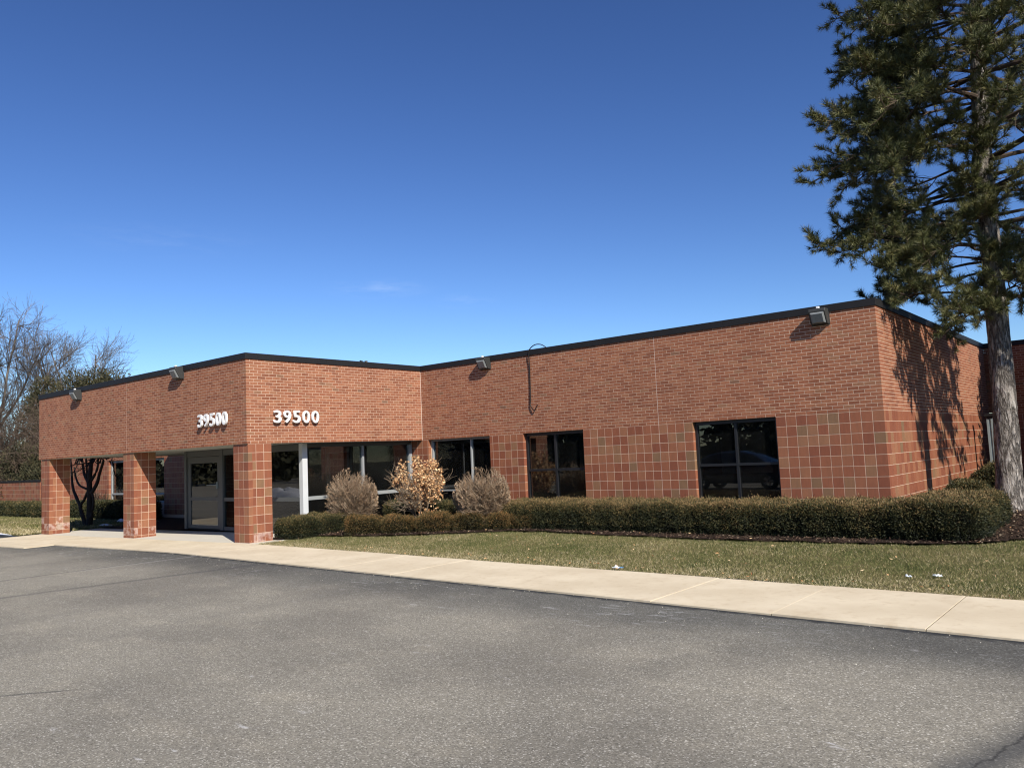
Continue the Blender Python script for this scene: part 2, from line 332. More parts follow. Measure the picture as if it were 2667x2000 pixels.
def needle_tris(P, D, L, W, rnd):
    n = len(P); d = norm(D); a, b_ = perp(d); ph = rng.random(n)*2*np.pi; s = a*np.cos(ph)[:, None]+b_*np.sin(ph)[:, None]
    L = np.broadcast_to(L, (n,))[:, None]
    V = np.stack([P-s*W*.5, P+s*W*.5, P+d*L], 1).reshape(-1, 3); return V, np.arange(n*3).reshape(-1, 3), np.repeat(rnd, 3)
def lump(p, f=1.):
    return (np.sin(p[..., 0]*3.1*f+1.3)*np.sin(p[..., 1]*3.7*f+.4)+np.sin(p[..., 0]*7.3*f+p[..., 2]*6.1*f)*.6+np.sin(p[..., 1]*8.9*f+p[..., 2]*7.7*f+2.)*.6+np.sin(p[..., 0]*17*f)*np.sin(p[..., 1]*15*f+p[..., 2]*19*f)*.35)/2.5

# ------------------------------------------------------------------ ground
def sx(x): return np.clip(.011*(np.asarray(x)+12.2), -.13, 0)
def sm(a, b, v): t = np.clip((v-a)/(b-a), 0, 1); return t*t*(3-2*t)
def gz(x, y):
    x = np.asarray(x, float); y = np.asarray(y, float)
    g = sx(x)+np.where(x > -12.5, .06*sm(-5.2, -1.8, y), 0)
    return g+.17*np.exp(-((x-1.6)**2+(y-2.4)**2)/7.)
def yf(x): return -7.72-.038*(x-2.2)
def yb(x): return -5.92-.030*(x-2.2)
def struct(o): o['kind'] = 'structure'; return o
struct(grid('ground', np.linspace(-1500, 1500, 41), np.linspace(-1500, 1500, 41), lambda x, y: np.full_like(x, -.32), MT['ground']))
struct(grid('parking_lot', np.concatenate([np.linspace(-90, -26, 9), np.linspace(-24.2, -12.2, 7), np.linspace(-8, 60, 9)]), np.array([-90., -60, -30, -20, -14, -10, -8, -6, -4.8]), lambda x, y: sx(x)-.022, MT['asphalt']))
def inlawn(x, y): return (y > yb(x)-.12)
struct(grid('lawn', np.linspace(-12.12, 24, 121), np.linspace(-6.7, 11, 90), lambda x, y: gz(x, y)-.012, MT['lawn'], mask=lambda x, y: (y > yb(x)+.06) & ~((x < 0) & (y > .4)) & ~((x < -11.9) & (y < -4.6))))
struct(grid('lawn', np.linspace(-75, -24.3, 40), np.linspace(-6.1, 40, 40), lambda x, y: gz(x, y)+.005, MT['lawn'], mask=lambda x, y: ~((x > -39.5) & (y > .3))))
BED = np.array([(-12.55, -4.85), (-12.0, -4.75), (-11.75, -4.1), (-11.2, -3.95), (-10, -3.68), (-9.1, -3.3), (-8.2, -2.8), (-7.4, -2.25), (-6.4, -2.12), (-4.8, -2.28), (-2.3, -2.4), (-.3, -2.3), (1.0, -2.2), (1.75, -1.85), (2.2, -1.2), (2.5, -.3), (3.0, .8), (4.2, 1.6), (6.5, 2.4), (6.5, 11), (0, 11), (0, .3), (-12.55, .3)])
def inpoly(px, py, poly):
    c = np.zeros(np.shape(px), bool); n = len(poly); j = n-1
    for i in range(n):
        xi, yi = poly[i]; xj, yj = poly[j]
        c ^= ((yi > py) != (yj > py)) & (px < (xj-xi)*(py-yi)/(yj-yi+1e-12)+xi); j = i
    return c
struct(grid('mulch_bed', np.linspace(-12.6, 6.5, 192), np.linspace(-4.9, 11, 160), lambda x, y: gz(x, y)+.022+.02*lump(np.stack([x, y, x*0], -1), 2.), MT['mulch'], mask=lambda x, y: inpoly(x, y, BED)))
struct(grid('mulch_bed', np.linspace(-33.5, -18.7, 40), np.linspace(-3.55, .1, 20), lambda x, y: gz(x, y)+.012+.015*lump(np.stack([x, y, x*0], -1), 2.), MT['mulch']))

# sidewalk: joints are gaps between real slabs
walk = boxes('sidewalk', [(-24.1, -12.2, -7.05, -3.6, -.5, -.17), (-12.2, 9, -7.1, -5.6, -.5, -.06)], MT['mulch']); struct(walk)
def slab(poly, zoff=0., mat='concrete', name='slab', chips=True):
    poly = np.array(poly, float); ctr = poly.mean(0); inn = poly+(ctr-poly)/np.linalg.norm(ctr-poly, axis=1, keepdims=True)*.002
    n = len(poly); V = []
    for p, dz in ((poly, -.22), (poly, -.002), (inn, 0.)):
        V += [(q[0], q[1], float(sx(q[0]))+zoff+dz) for q in p]
    F = [[i, (i+1) % n, (i+1) % n+n, i+n] for i in range(n)]+[[i+n, (i+1) % n+n, (i+1) % n+2*n, i+2*n] for i in range(n)]
    me = bpy.data.meshes.new(name); me.from_pydata(V, [], F+[list(range(2*n, 3*n))]); me.update()
    return link(name, me, MT[mat], walk)
js = [9.7, 8.2, 6.7, 5.2, 3.68, 2.2, .76, -.66, -2.2, -3.72, -5.24, -6.76, -8.28, -9.8, -11.32, -12.75]
G = .005
for a, b_ in zip(js[:-1], js[1:]):
    j1 = rng.normal()*.004
    slab([(b_+G, yf(b_)), (a-G, yf(a)), (a-G, yb(a)), (b_+G, yb(b_) if b_ > -12.5 else -5.53)], .003*rng.normal())
for a in js[1:-1]: boxes('joint_filler', [(a-.0049, a+.0049, yf(a)+.02, yb(a)-.01, -.1, -.007)], MT['mulch'], walk)
for a, b_ in ((-12.75, -15.7), (-15.7, -18.56)):
    slab([(b_+G, -7.16), (a-G, yf(a) if a > -13 else -7.16), (a-G, -5.53), (b_+G, -5.53)], 0)
slab([(-21.3, -7.86), (-18.58, -7.86), (-18.58, -5.53), (-21.3, -5.53)], 0)
slab([(-24.0, -7.86), (-21.32, -7.86), (-21.32, -5.53), (-24.1, -5.53)], 0)
for a, b_ in ((-11.95, -15.0), (-15.0, -18.2), (-18.2, -21.2), (-21.2, -24.15)):
    slab([(b_+G, -5.515), (a-G, -5.515), (a-G, -3.62), (b_+G, -3.62)], 0, 'slab')

# ------------------------------------------------------------------ the building
bld = thing('office_building', 'single storey red brick office building with black roof edge and tiled base', 'building', (0, 0, 0))
HD = 10*CR*0
def wallmap(O, ang):
    ca, sa = math.cos(ang), math.sin(ang)
    def f(V):     # local (s, -d, z) -> world
        V = np.asarray(V); return np.stack([O[0]+V[..., 0]*ca-V[..., 1]*sa, O[1]+V[..., 0]*sa+V[..., 1]*ca, V[..., 2]], -1)
    return f
BRK = []   # (O, ang, s0, s1, z0, z1, depth, parent)
TIL = []
def hole(s0, s1, z0, z1, ops):
    for a, b_, c_, d_ in ops:
        if s1 > a+.001 and s0 < b_-.001 and z1 > c_+.001 and z0 < d_-.001: return True
    return False
J = .0062; JB = .0046; JT = .0047   # half joint
def brick_rows(O, ang, s0, s1, zb, n, par, off=0., joints=(), first=0, depth=.095, alt=None):
    S00 = s0
    for k in range(n):
        z0 = zb+k*CR+JB; z1 = zb+(k+1)*CR-JB
        s0 = S00
        if alt is not None:
            if k % 2 != alt: s0 = S00+T/2+.004
            cuts = [s0]; a = S00+T*(1 if k % 2 == alt else 1.5)
        else: cuts = [s0]; a = s0+(T/2 if (k+first) % 2 == 0 else T)+off
        while a < s1-.03: cuts.append(a); a += T
        cuts.append(s1)
        for jx in joints:
            cuts = [q for q in cuts if abs(q-jx) > .03]+[jx]; cuts.sort()
        for p, q in zip(cuts[:-1], cuts[1:]):
            g0 = JB+(.006 if p in joints else 0); g1 = JB+(.006 if q in joints else 0)
            BRK.append((O, ang, p+(g0 if p > s0 else 0), q-(g1 if q < s1 else 0), z0, z1, depth, par))
def brick_rows_r(O, ang, s0, s1, zb, n, par, **k):
    """bond set out from the s1 end (so whole / half bricks alternate at that corner)"""
    tmp = len(BRK); brick_rows(O, ang, s0, s1, zb, n, par, **k)
    joints = k.get('joints', ())
    new = BRK[tmp:]; del BRK[tmp:]
    if joints:
        BRK.extend(new); return
    for (o, a, p, q, z0, z1, d, pa) in new: BRK.append((o, a, s0+s1-q, s0+s1-p, z0, z1, d, pa))
def tile_rows(O, ang, s0, s1, zt, n, par, ops=(), phase=0., depth=.11, zmin=-9, salt=None, halfstart=False):
    cuts = [s0]; a = s0+(T/2 if halfstart else T)+phase
    while a < s1-.03: cuts.append(a); a += T
    cuts.append(s1)
    for k in range(n):
        z1 = zt-k*T-JT; z0 = zt-(k+1)*T+JT
        if z1 < zmin: continue
        for p, q in zip(cuts[:-1], cuts[1:]):
            pp = p+(JT if p > s0 else 0); qq = q-(JT if q < s1 else 0)
            if hole((p+q)/2-.001, (p+q)/2+.001, (z0+z1)/2-.001, (z0+z1)/2+.001, ops): continue
            sa = salt(p, q, k) if salt else 0.
            TIL.append((O, ang, pp, qq, z0, z1, depth, par, sa))
def core(name, O, ang, s0, s1, z0, z1, th, ops, par, mat='mortar', rec=.0022):
    """wall body with openings, front face rec behind the brick faces"""
    ss = sorted({s0, s1, *[o[0]-rec for o in ops], *[o[1]+rec for o in ops]}); zs = sorted({z0, z1, *[o[2]-rec for o in ops], *[min(o[3]+rec, z1) for o in ops]})
    bl = []
    for i in range(len(ss)-1):
        run = None
        for k in range(len(zs)-1):
            if hole((ss[i]+ss[i+1])/2-.0005, (ss[i]+ss[i+1])/2+.0005, (zs[k]+zs[k+1])/2-.0005, (zs[k]+zs[k+1])/2+.0005, ops):
                if run: bl.append((ss[i], ss[i+1], rec, th, *run)); run = None
            else: run = (zs[k], zs[k+1]) if not run else (run[0], zs[k+1])
        if run: bl.append((ss[i], ss[i+1], rec, th, *run))
    f = wallmap(O, ang); V = np.concatenate([f(box_verts(*q)) for q in bl]); F = np.concatenate([BOXF+8*i for i in range(len(bl))])
    return link(name, raw_mesh(name, V, F), MT[mat], par)
H = math.pi/2
W2 = (-19*T, -10*T, .42, ZB); W1 = (-42*T, -33*T, .42, ZB); W0 = (-11.93, -47.5*T, .12, ZB)
# front wall, right part
wA = core('brick_wall', (0, 0), 0, -12.62, -.0024, -.3, ZT, .28, [W0, W1, W2], bld); wA['label'] = 'long front wall with windows, brick above square tiles'
brick_rows_r((0, 0), 0, XJ+.008, -23*T-.006, ZB, 29, wA); brick_rows_r((0, 0), 0, -23*T+.006, 0, ZB, 29, wA, alt=0)
tile_rows((0, 0), 0, -10*T, 0, ZB, 12, wA); tile_rows((0, 0), 0, -33*T, -23*T-.004, ZB, 12, wA); tile_rows((0, 0), 0, -23*T+.004, -19*T, ZB, 12, wA)
tile_rows((0, 0), 0, -47.5*T, -42*T, ZB, 12, wA, halfstart=True); tile_rows((0, 0), 0, -12.60, -11.93, ZB, 12, wA, phase=.03)
tile_rows((0, 0), 0, -19*T, -10*T, .42, 2, wA); tile_rows((0, 0), 0, -42*T, -33*T, .42, 2, wA)
boxes('sealant_joint', [(-23*T-.005, -23*T+.005, .002, .05, 0, ZT)], MT['sealant'], bld)
boxes('sealant_joint', [(XJ-.009, XJ+.007, -.012, .02, ZB+.004, ZT)], MT['sealant'], bld)
# end wall
EW = 10.95
wB = core('brick_wall', (0, 0), H, .10, EW, -.3, ZT, .28, [], bld); wB['label'] = 'end wall shaded by the pine'
brick_rows((0, 0), H, 0, EW, ZB, 29, wB, alt=1); tile_rows((0, 0), H, .118, EW, ZB, 12, wB)
# far wing
wF = core('brick_wall', (0, EW), 0, .1, 13, -.3, ZT, .28, [], bld); wF['label'] = 'shaded wing wall behind the pine trunk'
brick_rows((0, EW), 0, .0, 13, ZB, 29, wF); tile_rows((0, EW), 0, 0., 13, ZB, 12, wF)
core('brick_wall', (-39.3, 0), -H, -24, -.3, -.3, ZT, .28, [], bld)
core('brick_wall', (13, EW), H, 0.3, 13, -.3, ZT, .28, [], bld)
# portico walls
wC = core('brick_wall', (XJ, YL), H, .10, -YL+.02, ZB+.004, ZT, .30, [], bld); wC['label'] = 'portico side wall carrying a white street number'
brick_rows((XJ, YL), H, 0, -YL-.01, ZB, 29, wC, alt=1)
wD = core('brick_wall', (0, YL), 0, XE+.0024, XJ-.0024, ZB+.004, ZT, .30, [], bld); wD['label'] = 'portico front wall with two wall lights'
brick_rows_r((0, YL), 0, XE, -18.09-.006, ZB, 29, wD); brick_rows_r((0, YL), 0, -18.09+.006, XJ, ZB, 29, wD, alt=0)
boxes('sealant_joint', [(-18.095, -18.085, YL+.002, YL+.05, ZB+.004, ZT)], MT['sealant'], bld)
wG = core('brick_wall', (XE, 0), -H, 0.01, -YL-.1, ZB+.004, ZT, .30, [], bld)
brick_rows((XE, 0), -H, .01, -YL-.10, ZB, 29, wG)
# front wall behind the portico
WB = (-31.8, -26.9, .45, ZB)
wE = core('brick_wall', (0, 0), 0, -39.3, -18.3, -.3, ZT, .28, [WB], bld)
brick_rows((0, 0), 0, -39.3, -18.3, ZB, 6, wE); tile_rows((0, 0), 0, -39.3, WB[0], ZB, 11, wE); tile_rows((0, 0), 0, WB[1], -18.3, ZB, 11, wE)
brick_rows((0, 0), 0, -39.3, -25, ZB+6*CR, 23, wE)
# portico roof mass and soffit
boxes('soffit', [(XE+.25, XJ-.25, YL+.25, .0, ZB+.006, ZB+.05), (XE+.02, XJ-.02, YL+.02, YL+.25, ZB-.004, ZB+.003), (XJ-.25, XJ-.02, YL+.25, 0, ZB-.004, ZB+.003)], MT['soffit'], bld)
boxes('roof', [(XE+.28, XJ-.28, YL+.28, .28, ZB+.06, 4.05), (-39, -.25, .26, 24, 2.95, 4.05), (-.25, 12.8, EW+.26, 24, 2.95, 4.05)], MT['roof'], bld)
# pillars
def pillar(x1):
    p = link('pillar', boxes_mesh('pillar', [(x1-.61+.0024, x1-.0024, YL+.0324, YL+.03+.61-.0024, -.4, ZB)]), MT['mortar'], bld)
    salt = lambda a, b_, k: (rng.random() < (.6 if k == 10 else .2 if k == 9 else .0))*.35
    X0 = x1-.61; Y0 = YL+.03
    TILn = len(TIL)
    tile_rows((X0, Y0), 0, 0, .61, ZB, 12, p, salt=salt)
    for i in range(TILn, len(TIL)): pass
    tile_rows((x1, Y0), H, .1, .61-.0, ZB, 12, p, salt=salt, phase=-T+.0016+.1)
    tile_rows((X0, Y0+.61), -H, 0., .61-.1, ZB, 12, p, salt=salt)
    tile_rows((x1, Y0+.61), math.pi, .1, .51, ZB, 12, p, salt=salt)
    return p
for x1 in (XJ+.02-.02, -17.72, -23.42): pillar(x1)
# tiles/bricks: the 300 nearest of each are objects of their own, the rest one joined part each
def emit(lst, kind, mat, joined):
    ctr = []
    for t in lst:
        f = wallmap(t[0], t[1]); ctr.append(f([(t[2]+t[3])/2, 0, (t[4]+t[5])/2]))
    ctr = np.array(ctr); nrm = np.array([[math.sin(t[1]), -math.cos(t[1]), 0] for t in lst]); v = CAM-ctr; dd = np.linalg.norm(v, axis=1)
    area = np.array([(t[3]-t[2])*(t[5]-t[4]) for t in lst])
    app = area*np.clip((v*nrm).sum(1)/dd, 0, 1)/dd**2
    hid = (ctr[:, 2] < .6) & (ctr[:, 0] > -11.9) | (ctr[:, 1] > 9)
    app[hid] = 0
    if kind == 'tile': app *= np.where(area > .03, 1, .6)
    order = np.argsort(-app); own = set(order[:300].tolist())
    cache = {}; BV = []; BR = []; BS = []
    for i, t in enumerate(lst):
        O, ang, s0, s1, z0, z1, dp, par = t[:8]; salt = t[8] if len(t) > 8 else 0.
        jit = rng.normal()*.0004; r = rng.random()
        if kind == 'tile' and rng.random() < .35: r = .5*r
        if i in own:
            key = (round(s1-s0, 3), round(z1-z0, 3), round(dp, 3), int(r*14), salt)
            if key not in cache:
                l, h = s1-s0, z1-z0; e = .0012 if kind == 'brick' else .0015
                V = [(-l/2, dp, 0), (l/2, dp, 0), (l/2, dp, h), (-l/2, dp, h), (-l/2, e, 0), (l/2, e, 0), (l/2, e, h), (-l/2, e, h), (-l/2+e, 0, e), (l/2-e, 0, e), (l/2-e, 0, h-e), (-l/2+e, 0, h-e)]
                F = [[8, 9, 10, 11], [4, 5, 9, 8], [5, 6, 10, 9], [6, 7, 11, 10], [7, 4, 8, 11], [0, 1, 5, 4], [1, 2, 6, 5], [2, 3, 7, 6], [3, 0, 4, 7]]
                cache[key] = raw_mesh(kind, V, F, {'rnd': np.full(12, (int(r*14)+.5)/14), 'salt': np.full(12, salt)}); cache[key].materials.append(mat)
            f = wallmap(O, ang); p = f([(s0+s1)/2, -jit, z0])
            o = link(kind, cache[key], None, par, p); o.rotation_euler = (0, 0, ang)
        else:
            f = wallmap(O, ang); V = f(box_verts(s0, s1, -jit, dp, z0, z1)); BV.append(V); BR.append(r); BS.append(salt)
    V = np.concatenate(BV); n = len(BV); F = (np.arange(n)[:, None, None]*8+BOXF[None]).reshape(-1, 4)
    o = link(joined, raw_mesh(joined, V, F, {'rnd': np.repeat(BR, 8), 'salt': np.repeat(BS, 8)}), mat, bld); o['kind'] = 'stuff'
emit(BRK, 'brick', MT['brick'], 'brickwork'); emit(TIL, 'tile', MT['tile'], 'tilework')
# coping
CT, CB, CO = ZT+.125, ZT-.018, .022
def coping(x0, x1, y0, y1):
    ax = 0 if x1-x0 > y1-y0 else 1; a, e = ((x0, x1), (y0, y1))[ax]; n = max(1, round((e-a)/3.05)); c = np.linspace(a, e, n+1)
    for p, q in zip(c[:-1], c[1:]):
        p += .0015; q -= .0015; dz = rng.normal()*.0008
        boxes('coping', [(p, q, y0, y1, CB, CT+dz) if ax == 0 else (x0, x1, p, q, CB, CT+dz)], MT['coping'], bld, .004)
    boxes('coping_core', [(x0+.005, x1-.005, y0+.005, y1-.005, CB+.005, CT-.008)], MT['coping'], bld)
coping(XJ+CO+.001, CO, -CO, .30); coping(-.28, CO, .301, EW-.031)
coping(XE-CO, XJ+CO, YL-CO, YL+.30); coping(XJ-.28, XJ+CO, YL+.301, .30); coping(XE-CO, XE+.30, YL+.301, -.023)
coping(-39.35, XJ-.281, -CO, .30); coping(-.28, 13, EW-.03, EW+.30)
# windows
def window(x0, x1, z0, z1, y, mull, rail, mat, fw=.055, dp=.09, gl='tint', bottom=None):
    bl = [(x0, x0+fw, y, y+dp, z0, z1), (x1-fw, x1, y, y+dp, z0, z1), (x0+fw, x1-fw, y, y+dp, z1-fw*1.25, z1-.001), (x0+fw, x1-fw, y, y+dp, z0, z0+fw)]
    xs = [x0+fw]+[v for m in mull for v in (m-fw/2, m+fw/2)]+[x1-fw]
    for m in mull: bl.append((m-fw/2, m+fw/2, y, y+dp, z0+fw, z1-fw*1.25))
    zz = [(z0+fw, rail-fw/2), (rail+fw/2, z1-fw*1.25)]
    for i in range(0, len(xs), 2): bl.append((xs[i], xs[i+1], y+.004, y+dp-.004, rail-fw/2, rail+fw/2))
    wd = boxes('window', bl, MT[mat], bld, .003)
    for i in range(0, len(xs), 2):
        for a, b_ in zz: boxes('pane', [(xs[i]-.008, xs[i+1]+.008, y+dp*.5, y+dp*.5+.006, a-.008, b_+.008)], MT[gl], wd)
    return wd
o = window(W2[0]+.004, W2[1]-.004, W2[2], W2[3]-.002, .10, [(W2[0]+W2[1])/2], 1.31, 'blackframe'); o['label'] = 'black framed four pane window near the building corner'
o = window(W1[0]+.004, W1[1]-.004, W1[2], W1[3]-.002, .10, [(W1[0]+W1[1])/2], 1.31, 'blackframe'); o['label'] = 'black framed four pane window behind the trimmed hedge'
o = window(W0[0]+.004, W0[1]-.004, W0[2], W0[3]-.002, .13, [-10.45], .83, 'alummid', .04, .11, 'tint'); o['label'] = 'pale framed window beside the portico'
o = window(WB[0]+.004, WB[1]-.004, WB[2], WB[3]-.002, .10, [-30.2, -28.5], .80, 'alummid', .07, .11, 'tint'); o['label'] = 'pale framed window seen through the portico'
# glazed entrance: front face Y=-3.7, side face X=-12.6
GX, GY = -12.6, -3.7
sf = boxes('storefront', [(GX-.15, GX, GY, GY+.15, .0, ZB)], MT['alum'], bld, .004)
boxes('mullions', [(GX-.10, GX-.01, GY+.15, -.02, 0, .10), (GX-.09, GX-.02, GY+.15, -.02, .82, .91), (GX-.10, GX, -1.80, -1.74, .10, ZB-.10), (GX-.11, GX+.02, -.12, -.02, .10, ZB-.10), (GX-.11, GX, -.42, -.36, .10, .82)], MT['alummid'], sf, .004)
boxes('door_frame', [(-18.38, -18.26, GY, GY+.12, 0, ZB), (-16.45, -16.30, GY, GY+.12, 0, ZB), (-16.30, GX-.15, GY+.02, GY+.12, .0, .10), (-16.30, GX-.15, GY+.02, GY+.12, ZB-.17, ZB), (-18.26, -16.45, GY+.02, GY+.12, ZB-.17, ZB), (-16.30, GX-.15, GY+.03, GY+.11, .80, .90), (-14.55, -14.45, GY+.02, GY+.12, .10, ZB-.17), (GX-.10, GX-.04, GY+.15, -.02, ZB-.10, ZB), (-18.36, -18.28, GY+.12, 0, 0, .1), (-18.36, -18.28, GY+.12, 0, ZB-.15, ZB)], MT['alushade'], sf, .004)
sf['label'] = 'glazed entrance with pale metal posts under the portico'
for q in [(-16.30, -14.55, GY+.06, GY+.066, .10, .80), (-16.30, -14.55, GY+.06, GY+.066, .90, ZB-.17), (-14.45, GX-.15, GY+.06, GY+.066, .10, .80), (-14.45, GX-.15, GY+.06, GY+.066, .90, ZB-.17),
          (GX-.06, GX-.054, GY+.15, -1.80, .10, .82), (GX-.06, GX-.054, GY+.15, -1.80, .91, ZB-.10), (GX-.06, GX-.054, -1.74, -.12, .10, .82), (GX-.06, GX-.054, -1.74, -.12, .91, ZB-.10), (-18.32, -18.314, GY+.12, 0, .1, ZB-.15)]:
    boxes('pane', [q], MT['glass'], sf)
dr = boxes('door', [(-18.25, -18.08, GY+.035, GY+.085, .03, ZB-.18), (-16.62, -16.46, GY+.035, GY+.085, .03, ZB-.18), (-18.08, -16.62, GY+.035, GY+.085, .03, .12), (-18.08, -16.62, GY+.035, GY+.085, ZB-.36, ZB-.18), (-18.08, -16.62, GY+.04, GY+.08, .82, .91)], MT['alushade'], bld, .004)
dr['label'] = 'wide glass entrance door with metal push bar'
boxes('pane', [(-18.08, -16.62, GY+.058, GY+.064, .12, .82)], MT['glass'], dr); boxes('pane', [(-18.08, -16.62, GY+.058, GY+.064, .91, ZB-.36)], MT['glass'], dr)
boxes('handle', [(-17.15, -16.60, GY+.0, GY+.02, 1.235, 1.255), (-16.60, -16.575, GY-.02, GY+.04, 1.15, 1.34)], MT['grey_metal'], dr, .003)
# inside: floor, ceiling, partitions, pale panels, inner door
boxes('floor', [(-18.2, GX-.1, GY+.1, .28, -.02, .02), (-39, -.3, .28, 24, -.05, .02)], MT['carpet'], bld)
boxes('ceiling', [(-39, -.3, .29, 24, 2.62, 2.72)], MT['ceil'], bld)
boxes('partition', [(-12.6, -.3, 3.6, 3.7, .02, 2.62), (-12.9, -12.75, .29, 6, .02, 2.62), (-5.6, -5.48, .9, 3.6, .02, 2.62), (-39, -13, 8, 8.1, .02, 2.62)], MT['wallin'], bld)
for q in [(-18.28, -16.6, -.02, .2, .02, 2.2), (-15.2, GX-.02, -.02, .2, .02, 2.2)]: boxes('partition', [q], MT['brown'], bld)
for q in [(-4.9, -3.6, 3.53, 3.59, 1.0, 2.1), (-2.9, -1.7, 3.53, 3.59, 1.0, 2.1), (-9.3, -8.4, 3.53, 3.59, .9, 2.0), (-7.2, -6.6, 3.53, 3.59, .2, 1.9)]: boxes('panel', [q], MT['panel'], bld)
boxes('inner_door', [(-16.55, -16.45, 0, .1, .02, 2.2), (-15.35, -15.25, 0, .1, .02, 2.2), (-16.45, -15.35, .03, .08, .85, .93), (-16.45, -15.35, .03, .08, 2.02, 2.2)], MT['alum'], bld)

# ------------------------------------------------------------------ fittings on the walls
def digits(O, ang, s0, s1, z0, z1, lab):
    f = wallmap(O, ang); base = f([s0, -.045, z0]); t = thing('street_number', lab, 'number', base, ang, 'street numbers')
    pitch = (s1-s0-.205)/4
    for k, ch in enumerate('39500'):
        cu = bpy.data.curves.new('digit', 'FONT'); cu.body = ch; cu.size = 1; cu.offset = .012; cu.extrude = .05; cu.resolution_u = 6
        tmp = bpy.data.objects.new('tmp', cu); COL.objects.link(tmp); bpy.context.view_layer.update()
        me = bpy.data.meshes.new_from_object(tmp); bpy.data.objects.remove(tmp); me.name = 'digit'
        n = len(me.vertices); co = np.zeros(n*3, np.float32); me.vertices.foreach_get('co', co); co = co.reshape(-1, 3)
        mn, mx = co.min(0), co.max(0); wdt, hgt = .205, z1-z0
        P = np.stack([(co[:, 0]-mn[0])/(mx[0]-mn[0])*wdt+k*pitch, (-(co[:, 2]-mn[2])/(mx[2]-mn[2]))*.045, (co[:, 1]-mn[1])/(mx[1]-mn[1])*hgt], -1)
        me.vertices.foreach_set('co', P.astype(np.float32).ravel()); me.update(); me.materials.clear(); me.materials.append(MT['white'])
        o = link('digit', me, None, t)
        stud = boxes('stud', [(k*pitch+.09, k*pitch+.11, 0, .044, hgt*.93, hgt*.95), (k*pitch+.09, k*pitch+.11, 0, .044, hgt*.04, hgt*.06)], MT['grey_metal'], o)
digits((0, YL), 0, -14.16, -12.86, 2.715, 3.02, 'white 39500 number on the portico front, left of the brick corner')
digits((XJ, YL), H, YL*0+.67, 1.945, 2.71, 3.005, 'white 39500 number on the portico side, right of the brick corner')
def wall_light(O, ang, s, z, lab, wd=.36):
    f = wallmap(O, ang); t = thing('wall_light', lab, 'wall light', f([s, 0, z]), ang, 'wall lights below the roof edge')
    h = .30; w2 = wd/2; d1, d0 = .23, .10
    V = [(-w2, 0, 0), (w2, 0, 0), (w2, 0, h), (-w2, 0, h), (-w2, -d0, 0), (w2, -d0, 0), (w2, -d1, h*.80), (-w2, -d1, h*.80), (w2, -d1+.02, h), (-w2, -d1+.02, h)]
    F = [[0, 1, 5, 4], [4, 5, 6, 7], [7, 6, 8, 9], [9, 8, 2, 3], [1, 2, 8, 6, 5], [0, 4, 7, 9, 3], [0, 3, 2, 1]]
    me = bpy.data.meshes.new('housing'); me.from_pydata(V, [], F); me.update(); o = link('housing', me, MT['housing'], t)
    md = o.modifiers.new('bevel', 'BEVEL'); md.width = .012; md.segments = 2
    # prismatic lens bulging out of the sloping front
    e = .028; n = np.array([0, -(h*.8), -(d1-d0)]); n = n/np.linalg.norm(n)
    def on(u, v, off): p = np.array([u, -d0-(d1-d0)*v, h*.8*v]); return p+n*off
    q = [on(-w2+e, .09, .001), on(w2-e, .09, .001), on(w2-e, .93, .001), on(-w2+e, .93, .001), on(-w2+e+.03, .2, .03), on(w2-e-.03, .2, .03), on(w2-e-.03, .85, .03), on(-w2+e+.03, .85, .03)]
    me = bpy.data.meshes.new('lens'); me.from_pydata([tuple(p) for p in q], [], [[4, 5, 6, 7], [0, 1, 5, 4], [1, 2, 6, 5], [2, 3, 7, 6], [3, 0, 4, 7]]); me.update(); link('lens', me, MT['lens'], t)
    boxes('photocell', [(-.03, .03, -.15, -.10, h, h+.045)], MT['white'], t, .01)
    boxes('back_plate', [(-w2-.012, w2+.012, -.02, .0, -.012, h+.02)], MT['housing'], t, .004)
wall_light((0, 0), 0, -1.0, 3.95, 'dark wall light near the right corner of the long brick wall', .32)
wall_light((0, 0), 0, -9.68, 3.98, 'dark wall light on the long brick wall beside the portico joint', .33)
wall_light((0, YL), 0, -15.12, 3.99, 'dark wall light on the portico front, above the white number', .34)
wall_light((0, YL), 0, -21.15, 3.93, 'dark wall light at the far left end of the portico front', .35)
def tube(name, pts, r, mat, parent=None, sides=6, sub=6):
    P = np.array(pts, float); n = len(P); out = []
    for i in range(n-1):
        p0, p1, p2, p3 = P[max(i-1, 0)], P[i], P[i+1], P[min(i+2, n-1)]
        for t in np.linspace(0, 1, sub, endpoint=False): out.append(.5*((2*p1)+(-p0+p2)*t+(2*p0-5*p1+4*p2-p3)*t*t+(-p0+3*p1-3*p2+p3)*t**3))
    out.append(P[-1]); Q = np.array(out); d = norm(np.gradient(Q, axis=0)); a, b_ = perp(d); th = np.arange(sides)*2*np.pi/sides
    R = np.broadcast_to(r, (len(Q),)) if np.ndim(r) == 0 else np.interp(np.linspace(0, 1, len(Q)), np.linspace(0, 1, len(r)), r)
    V = (Q[:, None]+(np.cos(th)[None, :, None]*a[:, None]+np.sin(th)[None, :, None]*b_[:, None])*R[:, None, None]).reshape(-1, 3)
    k = np.arange(sides); m = len(Q); F = (np.arange(m-1)[:, None, None]*sides+np.stack([k, (k+1) % sides, (k+1) % sides+sides, k+sides], -1)[None]).reshape(-1, 4)
    return link(name, raw_mesh(name, V, F, {'rnd': np.full(len(V), .5)}, True), mat, parent)
